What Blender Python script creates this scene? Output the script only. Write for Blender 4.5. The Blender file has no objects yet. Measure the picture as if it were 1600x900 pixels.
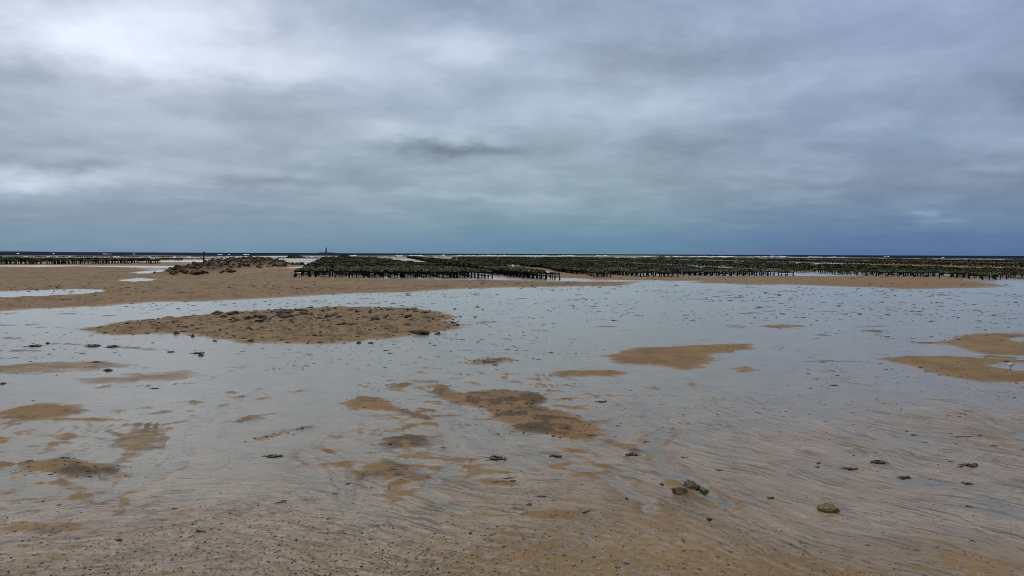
import bpy, bmesh, math, random
import numpy as np
from mathutils import Matrix, Vector, noise as mnoise

random.seed(11)
rng = np.random.default_rng(11)
scene = bpy.context.scene
col = scene.collection
rad = math.radians

# ------------------------------------------------------------------ camera
F = 1208.0
CAM_H = 1.7
PITCH = math.atan(53.5 / F)
ROLL = rad(0.23)
cam_data = bpy.data.cameras.new("camera")
cam = bpy.data.objects.new("camera", cam_data)
col.objects.link(cam)
RM = Matrix.Rotation(rad(90) - PITCH, 3, 'X') @ Matrix.Rotation(ROLL, 3, 'Z')
cam.matrix_world = Matrix.Translation((0, 0, CAM_H)) @ RM.to_4x4()
cam_data.sensor_width = 36.0
cam_data.lens = 36.0 * F / 1600.0
cam_data.clip_start = 0.05
cam_data.clip_end = 30000
scene.camera = cam


def at(px, py, z=0.0):
    """ground point seen at a place of the 1600x900 photograph"""
    d = RM @ Vector(((px - 800) / F, -(py - 450) / F, -1.0))
    t = (z - CAM_H) / d.z
    return (d.x * t, d.y * t)


def lin(r, g, b):
    def f(c):
        c /= 255.0
        return c / 12.92 if c <= 0.04045 else ((c + 0.055) / 1.055) ** 2.4
    return (f(r), f(g), f(b), 1.0)


# ------------------------------------------------------------------ numpy noise
_P = rng.permutation(4096)
_ANG = rng.random(4096) * 2 * np.pi
_GX, _GY = np.cos(_ANG), np.sin(_ANG)


def perlin(x, y, seed=0):
    xi = np.floor(x); yi = np.floor(y)
    xf = x - xi; yf = y - yi
    xi = xi.astype(np.int64); yi = yi.astype(np.int64)
    u = xf * xf * xf * (xf * (xf * 6 - 15) + 10)
    v = yf * yf * yf * (yf * (yf * 6 - 15) + 10)

    def g(ix, iy, dx, dy):
        h = _P[(_P[(ix + seed * 57) & 4095] + iy + seed * 131) & 4095]
        return _GX[h] * dx + _GY[h] * dy
    a = g(xi, yi, xf, yf); b = g(xi + 1, yi, xf - 1, yf)
    c = g(xi, yi + 1, xf, yf - 1); d = g(xi + 1, yi + 1, xf - 1, yf - 1)
    return 1.5 * ((a + u * (b - a)) + v * ((c + u * (d - c)) - (a + u * (b - a))))


def fbm(x, y, octaves=4, seed=0, gain=0.5):
    s = 0; a = 1.0; n = 0
    for k in range(octaves):
        s = s + a * perlin(x * 2 ** k + 13.7 * k, y * 2 ** k - 7.1 * k, seed + k)
        n += a; a *= gain
    return s / n


def sstep(a, b, x):
    t = np.clip((x - a) / (b - a), 0, 1)
    return t * t * (3 - 2 * t)


def poly_sd(poly, X, Y):
    """signed distance, positive inside"""
    n = len(poly); best = np.full(X.shape, 1e9); ins = np.zeros(X.shape, bool)
    for i in range(n):
        ax, ay = poly[i]; bx, by = poly[(i + 1) % n]
        ex, ey = bx - ax, by - ay
        t = np.clip(((X - ax) * ex + (Y - ay) * ey) / (ex * ex + ey * ey + 1e-12), 0, 1)
        dx = X - ax - t * ex; dy = Y - ay - t * ey
        best = np.minimum(best, dx * dx + dy * dy)
        c = ((ay > Y) != (by > Y)) & (X < ex * (Y - ay) / (ey if abs(ey) > 1e-9 else 1e-9) + ax)
        ins ^= c
    d = np.sqrt(best)
    return np.where(ins, d, -d)


def line_d(pts, X, Y):
    best = np.full(X.shape, 1e9)
    for (ax, ay), (bx, by) in zip(pts[:-1], pts[1:]):
        ex, ey = bx - ax, by - ay
        t = np.clip(((X - ax) * ex + (Y - ay) * ey) / (ex * ex + ey * ey + 1e-12), 0, 1)
        best = np.minimum(best, (X - ax - t * ex) ** 2 + (Y - ay - t * ey) ** 2)
    return np.sqrt(best)


# ------------------------------------------------------------------ the lie of the flats
# banks: outline on the photograph, height, edge width, edge wobble
BANKS = [
    ([(-320, 417), (0, 419), (120, 416), (215, 418), (250, 428), (290, 431), (330, 430), (400, 424), (455, 420), (474, 425), (480, 433), (640, 436), (780, 438), (860, 440),
      (1010, 440), (960, 446), (800, 449), (690, 453), (560, 459), (400, 466), (250, 471), (120, 479), (0, 486), (-320, 492)], .10, 5.0, 1.6),
    ([(120, 515), (200, 501), (300, 493), (420, 485), (520, 481), (640, 481), (690, 487), (722, 507),
      (690, 520), (620, 529), (560, 536), (470, 539), (400, 536), (330, 529), (260, 523), (180, 523)], .085, 1.6, .6),
    ([(715, 566), (760, 557), (800, 559), (814, 565), (770, 571), (730, 572)], .022, .5, .18),
    ([(845, 583), (880, 577), (960, 577), (1003, 584), (960, 590), (870, 590)], .025, .45, .12),
    ([(935, 556), (990, 543), (1060, 540), (1120, 537), (1178, 538), (1180, 546), (1120, 556), (1132, 562), (1100, 575), (1075, 582), (1040, 573), (960, 568)], .04, .6, .16),
    ([(1365, 560), (1420, 556), (1500, 557), (1560, 561), (1700, 566), (1740, 600), (1600, 599), (1530, 598), (1470, 588), (1430, 575)], .045, .5, .12),
    ([(1462, 533), (1530, 520), (1580, 521), (1740, 530), (1740, 558), (1600, 557), (1560, 556), (1500, 549)], .045, .7, .2),
    ([(665, 601), (700, 598), (722, 613), (770, 608), (850, 612), (866, 625), (845, 636), (900, 648), (945, 668), (942, 686), (900, 691), (800, 676), (768, 655), (750, 642), (700, 631), (675, 620)], .032, .30, .12),
    ([(940, 680), (1000, 695), (1018, 706), (985, 712), (930, 695)], .008, .2, .08),
    ([(523, 631), (560, 617), (600, 621), (640, 640), (685, 653), (665, 658), (600, 644), (540, 641)], .024, .25, .10),
    ([(598, 603), (640, 592), (660, 600), (640, 614), (603, 613)], .012, .25, .10),
    ([(-40, 652), (10, 637), (60, 628), (130, 632), (146, 642), (100, 652), (40, 659)], .022, .3, .12),
    ([(345, 660), (385, 648), (430, 646), (415, 656), (370, 665)], .016, .22, .09),
    ([(368, 691), (430, 672), (505, 660), (492, 668), (430, 689), (385, 697)], .016, .22, .10),
    ([(100, 592), (180, 582), (300, 575), (355, 583), (290, 595), (200, 603), (110, 604)], .005, .5, .35),
    ([(-60, 575), (100, 562), (190, 560), (255, 575), (150, 581), (-60, 590)], .006, .5, .40),
    ([(15, 724), (100, 712), (210, 728), (203, 746), (110, 750), (10, 740)], .018, .25, .10),
    ([(500, 681), (522, 675), (545, 684), (522, 691)], .008, .15, .06),
    ([(592, 686), (640, 675), (695, 690), (640, 708), (596, 704)], .010, .2, .10),
    ([(548, 730), (600, 714), (665, 730), (655, 752), (590, 760), (548, 746)], .011, .2, .09),
    ([(438, 712), (470, 703), (497, 728), (470, 737)], .008, .2, .08),
    ([(1030, 437), (1050, 431), (1200, 430), (1400, 431), (1540, 434), (1580, 446), (1450, 451), (1300, 448), (1150, 444)], .035, 4.0, 3.2),
    ([(1135, 576), (1160, 570), (1192, 576), (1185, 583), (1150, 583)], .010, .2, .1),
    ([(1060, 600), (1080, 595), (1104, 602), (1085, 608)], .008, .15, .07),
    ([(1005, 605), (1022, 601), (1040, 607), (1020, 611)], .008, .15, .06),
    ([(1008, 752), (1050, 740), (1090, 752), (1130, 770), (1100, 782), (1060, 785), (1030, 770)], .007, .18, .06),
    ([(800, 806), (830, 797), (905, 797), (928, 799), (898, 812), (850, 815)], .009, .05, .02),
    ([(150, 690), (230, 662), (275, 668), (262, 700), (200, 712)], .006, .2, .14),
    ([(1320, 706), (1350, 700), (1380, 710), (1345, 717)], .006, .15, .06),
    ([(850, 419), (905, 424), (950, 429), (1000, 431), (1060, 431), (1240, 433), (1060, 439), (940, 437), (850, 434)], .06, 3.0, 1.2),
    ([(1180, 510), (1220, 505), (1268, 510), (1220, 515)], .012, .35, .2),
]
POOLS = [
    ([(-80, 458), (60, 453), (140, 451), (172, 455), (120, 462), (0, 468), (-80, 468)], 1.0),
    ([(182, 438), (215, 434), (245, 436), (230, 441), (205, 442)], 1.2),
    ([(205, 427), (240, 424), (280, 423), (268, 428)], 2.0),
    ([(1542, 571), (1566, 567), (1590, 567), (1740, 570), (1740, 580), (1590, 581), (1558, 576)], .35),
    ([(1576, 530), (1600, 527), (1740, 530), (1740, 536), (1590, 535)], .5),
]
CHANNELS = [  # outline of flow channels, half width, depth
    ([(420, 606), (330, 650), (285, 668), (266, 690), (281, 712), (268, 730), (200, 758), (160, 778)], .06, .010),
    ([(385, 640), (355, 668), (345, 700), (350, 730), (300, 718)], .035, .005),
    ([(868, 590), (950, 622), (1015, 645), (1040, 670), (1015, 700), (1045, 735), (1130, 790)], .06, .010),
    ([(700, 632), (780, 690), (860, 720), (960, 745), (1020, 800)], .06, .006),
    ([(1140, 545), (1230, 580), (1330, 600), (1500, 640), (1640, 700)], .05, .005),
    ([(480, 700), (530, 720), (520, 750), (560, 790)], .05, .004),
    ([(690, 660), (720, 720), (660, 770), (720, 800)], .06, .005),
    ([(1372, 553), (1440, 568), (1510, 590)], .03, .02),
]
HEAP = [(at(262, 432), .30, 2.2), (at(300, 428), .55, 2.8), (at(335, 423), .75, 3.4), (at(372, 418), .95, 4.2), (at(412, 416), .95, 3.8), (at(440, 415), .3, 2.6)]

BANKS_W = [([at(*p) for p in pl], h, w, a) for pl, h, w, a in BANKS]
POOLS_W = [([at(*p) for p in pl], w) for pl, w in POOLS]
CH_W = [([at(*p) for p in pl], w, d) for pl, w, d in CHANNELS]


def heap_h(X, Y):
    best = np.zeros(X.shape)
    for (pa, ha, wa), (pb, hb, wb) in zip(HEAP[:-1], HEAP[1:]):
        ex, ey = pb[0] - pa[0], pb[1] - pa[1]
        t = np.clip(((X - pa[0]) * ex + (Y - pa[1]) * ey) / (ex * ex + ey * ey), 0, 1)
        d = np.hypot(X - pa[0] - t * ex, Y - pa[1] - t * ey)
        h = ha + t * (hb - ha); w = wa + t * (wb - wa)
        best = np.maximum(best, h * np.exp(-(d / (w * .62)) ** 2))
    return best


def rot(X, Y, deg):
    c, s = math.cos(rad(deg)), math.sin(rad(deg))
    return X * c + Y * s, -X * s + Y * c       # along, across


def height(X, Y, silt_only=False):
    R = np.hypot(X, Y)
    near = 1 - sstep(4.8, 10.2, R + 1.4 * perlin(X / 2.2, Y / 2.2, 3) - 2.6 * sstep(.6, 3.2, X) * sstep(5.5, 8, R) + 1.3 * (1 - sstep(-.6, .8, X)))
    mid = sstep(9, 16, R) * (1 - sstep(40, 55, R))
    far = sstep(52, 75, R)
    # base level: thin film of water over the flats, a damp rise in front of the camera
    z = -.0055 + .0078 * near + .0045 * (1 - sstep(4.2, 5.8, R + .6 * perlin(X / 1.3, Y / 1.3, 4)))
    z = z + .0035 * fbm(X / 2.2, Y / 2.2, 4, 11)
    # rills that the ebb has combed into the sand: right part runs to lower right, left part to lower left
    wx = X + .25 * perlin(X / 1.1, Y / 1.1, 21); wy = Y + .25 * perlin(X / 1.1, Y / 1.1, 22)
    a1, c1 = rot(wx, wy, -52)
    a2, c2 = rot(wx, wy, 18)
    a3, c3 = rot(wx, wy, -28)
    k = np.minimum(1, 30.0 / np.maximum(R, 1) / 3)
    r1 = fbm(a1 / .75, c1 / .055, 3, 31, .6)
    r2 = fbm(a2 / .34, c2 / .07, 3, 41, .6)
    r3 = fbm(a3 / .7, c3 / .07, 3, 45, .6)
    wl = 1 - sstep(-2.6, -.9, X + .15 * (Y - 5) + .5 * perlin(X, Y, 23))
    wr = sstep(.2, 1.2, X - .12 * (Y - 5) + .4 * perlin(X / .8, Y / .8, 24))
    wm = np.clip(1 - wl - wr, 0, 1)
    r1 = r1 + .9 * sstep(6, 9, R) * fbm(a1 / 1.5, c1 / .13, 3, 33, .6)
    rill = r2 * wl + r1 * wr + r3 * wm
    gz0 = 1 - sstep(4.5, 6.4, R + .7 * perlin(X / .9, Y / .9, 81) + .45 * np.maximum(X, 0))
    if silt_only:
        fade = (1 - .60 * sstep(9, 28, R))
        return np.stack([wl * fade, wm * fade, wr * fade], 1), gz0
    rz = (1 - sstep(11, 24, R))
    patch = .55 + .9 * np.clip(fbm(X / .9, Y / .9, 3, 51) + .15, -.4, 1)
    z = z + .0085 * rill * rz * patch
    # small flat scales of sand left standing on the lower left
    lz = (1 - sstep(-.5, 1.0, X - .1 * Y)) * sstep(4.8, 6, R) * (1 - sstep(10, 14, R))
    sc = fbm(X / .30 + .6 * perlin(X / .5, Y / .5, 62), Y / .24, 4, 61)
    z = z + lz * .048 * np.clip(sc - .03, 0, 1) * sstep(-.2, .3, perlin(X / 1.6, Y / 1.6, 63) + .1)
    # wave ripples here and there
    rp = sstep(.12, .45, perlin(X / 1.3 + 5, Y / 1.6, 71)) * sstep(6.5, 8, R) * (1 - sstep(14, 19, R))
    ph = 2 * np.pi * (.9 * X + .22 * Y + .10 * perlin(X / .35, Y / .5, 72)) / .10
    z = z + rp * .0070 * np.sin(ph) * sstep(-.3, .3, perlin(X / .3, Y / .6, 73) + .1)
    # coarse gritty crumbs at the camera's feet
    gz = 1 - sstep(4.6, 6.2, R + .6 * perlin(X / .9, Y / .9, 81) + .35 * np.maximum(X, 0))
    z = z + gz * .006 * fbm(X / .055, Y / .045, 2, 82) + gz * .007 * np.clip(fbm(X / .16, Y / .1, 3, 83) - .12, 0, 1)
    # little streaks of sand and weed standing out of the sheet of water further off
    st = fbm(X / 1.5, Y / .55, 4, 91, .62)
    zone = sstep(-.2, .35, perlin(X / 9.0, Y / 6.0, 92) + .22 * sstep(-6, 14, X))
    z = z + mid * .060 * np.clip(st - .17 + .10 * (zone - 1), 0, 1)
    # far flats: long low bars with sheets of water between
    bar = fbm(X / 60 + .3, Y / 15.0, 4, 131, .55)
    z = z * (1 - far) + far * (.004 + .16 * (bar + .02))
    # banks
    for bi, (pl, h, w, amp) in enumerate(BANKS_W):
        if bi > 1: amp = amp * 1.35
        xs = [p[0] for p in pl]; ys = [p[1] for p in pl]
        m = (X > min(xs) - 2 * amp - 1) & (X < max(xs) + 2 * amp + 1) & (Y > min(ys) - 2 * amp - 1) & (Y < max(ys) + 2 * amp + 1)
        if not m.any():
            continue
        x, y = X[m], Y[m]
        d = poly_sd(pl, x, y) + amp * (1.1 * fbm(x / (amp * 4.5), y / (amp * 4.5), 5, 101, .68) + .7 * fbm(x / (amp * 1.3), y / (amp * 1.0), 3, 104, .6))
        up = (h + .009) * sstep(-.25 * w, w, d) * (1 + .30 * fbm(x / (w * .8), y / (w * .8), 3, 102))
        # broken little terraces on top
        up = up + sstep(0, w, d) * h * .45 * np.clip(fbm(x / (w * .7), y / (w * .2), 4, 103, .6), -.5, 1)
        if bi == 1:
            cl = fbm(x / .55 + .4 * perlin(x / .6, y / .6, 106), y / .42, 5, 105, .6)
            up = up + .16 * np.clip(cl - .08, 0, 1) * sstep(-.1 * w, .5 * w, d)
        z[m] = np.maximum(z[m], z[m] * .25 + up - .006)
    for pl, w in POOLS_W:
        xs = [p[0] for p in pl]; ys = [p[1] for p in pl]
        m = (X > min(xs) - 3) & (X < max(xs) + 3) & (Y > min(ys) - 3) & (Y < max(ys) + 3)
        if not m.any():
            continue
        x, y = X[m], Y[m]
        d = poly_sd(pl, x, y) + .35 * w * fbm(x / w, y / w, 3, 111)
        s = sstep(-w * .6, w * .3, d)
        z[m] = z[m] * (1 - s) - .02 * s
    for pl, w, dep in CH_W:
        xs = [p[0] for p in pl]; ys = [p[1] for p in pl]
        m = (X > min(xs) - 1) & (X < max(xs) + 1) & (Y > min(ys) - 1) & (Y < max(ys) + 1)
        if not m.any():
            continue
        x, y = X[m], Y[m]
        d = line_d(pl, x + .07 * perlin(x / .3, y / .3, 121), y + .07 * perlin(x / .3, y / .3, 122))
        z[m] = z[m] - dep * np.exp(-(d / w) ** 2) + dep * .5 * np.exp(-((d - 1.9 * w) / (.5 * w)) ** 2)
    # stone heap on the left
    z = z + heap_h(X, Y) * (1 + .25 * fbm(X / 1.3, Y / 1.3, 3, 141))
    # down to the sea bed
    z = z - .8 * sstep(0, 60, R - shore(np.arctan2(X, Y)))
    return z


def shore(A):
    """distance of the low water line in each direction"""
    d = np.degrees(A)
    base = np.interp(d, [-60, -34, -20, -12, -6, 0, 10, 18, 26, 36, 60], [390, 400, 430, 520, 640, 900, 1000, 760, 560, 520, 520])
    return base + 30 * perlin(d / 4.0, d * 0 + .5, 151)


STAIN = {0: .5, 1: .6, 2: .8, 3: .2, 4: .15, 5: .15, 6: .1, 7: .75, 8: .6, 9: .6, 10: .6, 11: .3, 12: .7, 13: .6, 14: .2, 15: .5, 16: .8, 18: .8, 19: .6, 20: .6, 21: .1, 26: .6}


def stain(X, Y, Z):
    s = np.zeros(X.shape)
    for i, (pl, h, w, amp) in enumerate(BANKS_W):
        k = STAIN.get(i, .4)
        xs = [p[0] for p in pl]; ys = [p[1] for p in pl]
        m = (X > min(xs) - 1) & (X < max(xs) + 1) & (Y > min(ys) - 1) & (Y < max(ys) + 1)
        if m.any():
            d = poly_sd(pl, X[m], Y[m])
            s[m] = np.maximum(s[m], k * sstep(-.4 * w, .5 * w, d))
    f = .5 + .5 * fbm(X / .42, Y / .36, 5, 161, .68)
    R = np.hypot(X, Y)
    big = .5 + .5 * fbm(X / 3.5, Y / 2.5, 4, 162, .6)
    f = np.where(R > 30, .7 * f + .3 * big, f)
    t = s ** .6 * sstep(.53 - .10 * s, .62 - .06 * s, f)
    isl = (s < .01) * sstep(-.002, .001, Z) * sstep(10, 16, R) * (1 - sstep(44, 52, R)) * .8
    t = np.maximum(t, isl)
    for pl, w, dep in CH_W:
        xs = [p[0] for p in pl]; ys = [p[1] for p in pl]
        m = (X > min(xs) - 1) & (X < max(xs) + 1) & (Y > min(ys) - 1) & (Y < max(ys) + 1)
        if m.any():
            x, y = X[m], Y[m]
            d = line_d(pl, x + .07 * perlin(x / .3, y / .3, 121), y + .07 * perlin(x / .3, y / .3, 122))
            e = np.exp(-((d - 1.2 * w) / (.32 * w)) ** 2) + .5 * np.exp(-(d / (.3 * w)) ** 2)
            t[m] = np.maximum(t[m], .6 * e * sstep(-.35, .25, perlin(x / .22, y / .25, 163)))
    hh = heap_h(X, Y)
    return np.maximum(t, sstep(.1, .35, hh) * .9)


def hz(x, y):
    return float(height(np.array([float(x)]), np.array([float(y)]))[0])


# ------------------------------------------------------------------ node helper
class NT:
    def __init__(self, tree):
        self.t = tree; self.n = tree.nodes; self.l = tree.links
        self.n.clear()

    def __call__(self, kind, ins=None, **props):
        nd = self.n.new(kind)
        for k, v in props.items():
            setattr(nd, k, v)
        for k, v in (ins or {}).items():
            s = nd.inputs[k]
            if isinstance(v, bpy.types.NodeSocket):
                self.l.new(v, s)
            elif isinstance(v, bpy.types.Node):
                self.l.new(v.outputs[0], s)
            else:
                s.default_value = v
        return nd

    def m(self, op, a, b=0.0, c=0.0, clamp=False):
        nd = self.n.new('ShaderNodeMath'); nd.operation = op; nd.use_clamp = clamp
        for i, v in enumerate((a, b, c)):
            if isinstance(v, bpy.types.NodeSocket):
                self.l.new(v, nd.inputs[i])
            else:
                nd.inputs[i].default_value = v
        return nd.outputs[0]

    def mix(self, f, a, b, blend='MIX'):
        nd = self.n.new('ShaderNodeMix'); nd.data_type = 'RGBA'; nd.blend_type = blend
        for i, v in ((0, f), (6, a), (7, b)):
            if isinstance(v, bpy.types.NodeSocket):
                self.l.new(v, nd.inputs[i])
            else:
                nd.inputs[i].default_value = v
        return nd.outputs[2]

    def ramp(self, f, stops):
        nd = self.n.new('ShaderNodeValToRGB'); e = nd.color_ramp.elements
        while len(e) < len(stops):
            e.new(0.5)
        for el, (p, c) in zip(e, stops):
            el.position = p; el.color = c
        self.l.new(f, nd.inputs[0])
        return nd.outputs[0]

    def rng(self, v, a, b, c=0.0, d=1.0, smooth=True):
        nd = self.n.new('ShaderNodeMapRange'); nd.interpolation_type = 'SMOOTHSTEP' if smooth else 'LINEAR'
        self.l.new(v, nd.inputs[0])
        for i, x in enumerate((a, b, c, d)):
            nd.inputs[i + 1].default_value = x
        return nd.outputs[0]

    def noise(self, vec, scale, detail=4, rough=.55, dist=0.0):
        nd = self('ShaderNodeTexNoise', {'Scale': scale, 'Detail': detail, 'Roughness': rough, 'Distortion': dist})
        if vec is not None:
            self.l.new(vec, nd.inputs['Vector'])
        return nd.outputs['Fac']


def new_mat(name):
    m = bpy.data.materials.new(name); m.use_nodes = True
    t = NT(m.node_tree)
    out = t('ShaderNodeOutputMaterial')
    return m, t, out


# ------------------------------------------------------------------ sky
SUN_EL, SUN_AZ = rad(55), rad(-24)
world = bpy.data.worlds.new("World")
scene.world = world
world.use_nodes = True
t = NT(world.node_tree)
wout = t('ShaderNodeOutputWorld')
bg = t('ShaderNodeBackground', {'Strength': 0.1})
t.l.new(bg.outputs[0], wout.inputs[0])
sky = t('ShaderNodeTexSky', sky_type='NISHITA', sun_disc=False, sun_elevation=SUN_EL, sun_rotation=SUN_AZ)
tc = t('ShaderNodeTexCoord')
sep = t('ShaderNodeSeparateXYZ', {0: tc.outputs['Generated']})
dx, dy, dz = sep.outputs
el = t.m('MULTIPLY', t.m('ARCSINE', t.m('MINIMUM', t.m('MAXIMUM', dz, -1.0), 1.0)), 57.2958)
az = t.m('MULTIPLY', t.m('ARCTAN2', dx, dy), 57.2958)
# cloud deck seen in perspective
zz = t.m('ADD', t.m('MAXIMUM', dz, 0.0), 0.10)
plane = t('ShaderNodeCombineXYZ', {0: t.m('DIVIDE', dx, zz), 1: t.m('DIVIDE', dy, zz), 2: 0.0}).outputs[0]
ae = t('ShaderNodeCombineXYZ', {0: t.m('MULTIPLY', az, .075), 1: t.m('MULTIPLY', el, .17), 2: 0.0}).outputs[0]
w1 = t('ShaderNodeTexNoise', {'Scale': 2.2, 'Detail': 8.0, 'Roughness': .64, 'Vector': ae})
wsep = t('ShaderNodeSeparateXYZ', {0: w1.outputs['Color']})
wa = t.m('ADD', az, t.m('MULTIPLY', t.m('SUBTRACT', wsep.outputs[0], .5), 11.0))
we = t.m('ADD', el, t.m('MULTIPLY', t.m('SUBTRACT', wsep.outputs[1], .5), 3.4))
wv = t('ShaderNodeCombineXYZ', {0: wa, 1: we, 2: 0.0}).outputs[0]


def blob(px, py, sx, sy, wgt):
    a0 = math.degrees(math.atan((px - 800) / F)); e0 = math.degrees(math.atan((396.5 - py) / F))
    sa = math.degrees(sx / F); se = math.degrees(sy / F)
    s = t('ShaderNodeVectorMath', {0: wv, 1: (a0, e0, 0)}, operation='SUBTRACT').outputs[0]
    s = t('ShaderNodeVectorMath', {0: s, 1: (1 / sa, 1 / se, 0)}, operation='MULTIPLY').outputs[0]
    d = t('ShaderNodeVectorMath', {0: s, 1: s}, operation='DOT_PRODUCT').outputs['Value']
    return t.m('MULTIPLY', t.m('EXPONENT', t.m('MULTIPLY', d, -1.0)), wgt * (2.3 if wgt > 0 else 1.6))


BL = [(165, 108, 160, 62, .46), (330, 45, 130, 40, .20), (400, 125, 110, 22, .20), (720, 80, 60, 35, .16), (560, 100, 120, 40, .10),
      (45, 300, 80, 18, .30), (230, 290, 90, 18, .12), (250, 215, 170, 22, .07), (660, 205, 110, 14, .12), (950, 170, 140, 25, .10), (1270, 140, 130, 20, .06),
      (1330, 40, 200, 25, .05), (60, 158, 105, 24, -.22), (725, 232, 115, 15, -.34), (300, 165, 150, 26, -.12), (1070, 105, 140, 28, -.16), (1040, 232, 80, 22, -.13),
      (1260, 245, 160, 16, -.09), (1590, 185, 80, 30, -.16), (110, 30, 80, 35, -.16), (430, 288, 150, 9, -.16), (120, 272, 60, 8, -.16), (780, 20, 160, 25, -.08),
      (460, 62, 30, 18, -.10), (700, 308, 200, 7, .07), (820, 330, 160, 12, .03), (1430, 343, 22, 4, .10), (1480, 352, 40, 4, .06), (420, 200, 120, 20, -.05)]
B = None
for b in BL:
    v = blob(*b)
    B = v if B is None else t.m('ADD', B, v)
n1 = t.noise(plane, .75, 8, .56, .5)
n2 = t.noise(plane, 2.6, 6, .6, .3)
n3 = t.noise(ae, 2.6, 7, .6, .4)
fb = t.m('ADD', t.m('MULTIPLY', t.m('SUBTRACT', n1, .5), .50), t.m('MULTIPLY', t.m('SUBTRACT', n2, .5), .30))
fb = t.m('ADD', fb, t.m('MULTIPLY', t.m('SUBTRACT', n3, .5), .42))
n4 = t.noise(ae, 1.5, 9, .55, .25)
n5 = t.noise(plane, 1.3, 9, .56, .2)
fb = t.m('ADD', fb, t.m('MULTIPLY', t.m('SUBTRACT', t.rng(n4, .42, .60), .5), .10))
fb = t.m('ADD', fb, t.m('MULTIPLY', t.m('SUBTRACT', t.rng(n5, .40, .62), .5), .09))
fb = t.m('MULTIPLY', fb, t.rng(el, .3, 6, .15, 1.0))
gain = t.m('ADD', t.m('ADD', B, fb), 1.18)


def sky_ramp(stops, top):
    S = [(e / 90.0, lin(*c)) for e, c in stops] + [(40 / 90, (top * .62, top * .65, top * .70, 1)), (1.0, (top, top, top * 1.03, 1))]
    return t.ramp(t.m('DIVIDE', t.m('MAXIMUM', el, 0.0), 90.0, clamp=True), S)


L_ = sky_ramp([(0, (98, 130, 154)), (1.0, (106, 134, 157)), (2.4, (118, 138, 158)), (4.5, (136, 150, 168)), (8, (150, 162, 177)), (13, (164, 174, 189)), (18, (158, 169, 186))], 1.1)
C_ = sky_ramp([(0, (82, 121, 148)), (1.0, (87, 126, 152)), (2.4, (108, 138, 156)), (4.5, (133, 152, 165)), (8, (146, 163, 178)), (13, (157, 171, 189)), (18, (144, 159, 182))], 1.1)
R_ = sky_ramp([(0, (68, 100, 144)), (1.0, (73, 105, 147)), (2.4, (90, 118, 150)), (4.5, (115, 132, 154)), (8, (130, 146, 172)), (13, (140, 154, 181)), (18, (136, 152, 181))], 1.1)
base = t.mix(t.rng(az, -26, 1), L_, C_)
base = t.mix(t.rng(az, 5, 26), base, R_)
low = t.m('MINIMUM', gain, 1.14)
hi = t.m('MAXIMUM', t.m('SUBTRACT', gain, 1.14), 0.0)
hs = t('ShaderNodeVectorMath', {0: base, 'Scale': t.m('MULTIPLY', low, 10.0)}, operation='SCALE').outputs[0]
ha = t('ShaderNodeVectorMath', {0: (3.9, 3.95, 4.3), 'Scale': hi}, operation='SCALE').outputs[0]
hs = t('ShaderNodeVectorMath', {0: hs, 1: ha}, operation='ADD').outputs[0]
final = t.mix(0.95, sky.outputs[0], hs)
t.l.new(final, bg.inputs['Color'])

sun_d = bpy.data.lights.new("sun", 'SUN')
sun_d.energy = .9; sun_d.angle = rad(60); sun_d.color = (1.0, .95, .88)
sun = bpy.data.objects.new("sun", sun_d); col.objects.link(sun)
sd = Vector((math.sin(SUN_AZ) * math.cos(SUN_EL), math.cos(SUN_AZ) * math.cos(SUN_EL), math.sin(SUN_EL)))
sun.rotation_euler = sd.to_track_quat('Z', 'Y').to_euler()
sun.location = (0, 0, 30)

scene.view_settings.view_transform = 'Standard'
scene.view_settings.look = 'None'
scene.view_settings.gamma = 1.0
scene.view_settings.exposure = 0.0
scene.cycles.max_bounces = 6
scene.cycles.transparent_max_bounces = 8
scene.cycles.use_denoising = True
scene.cycles.filter_width = 1.0

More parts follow.
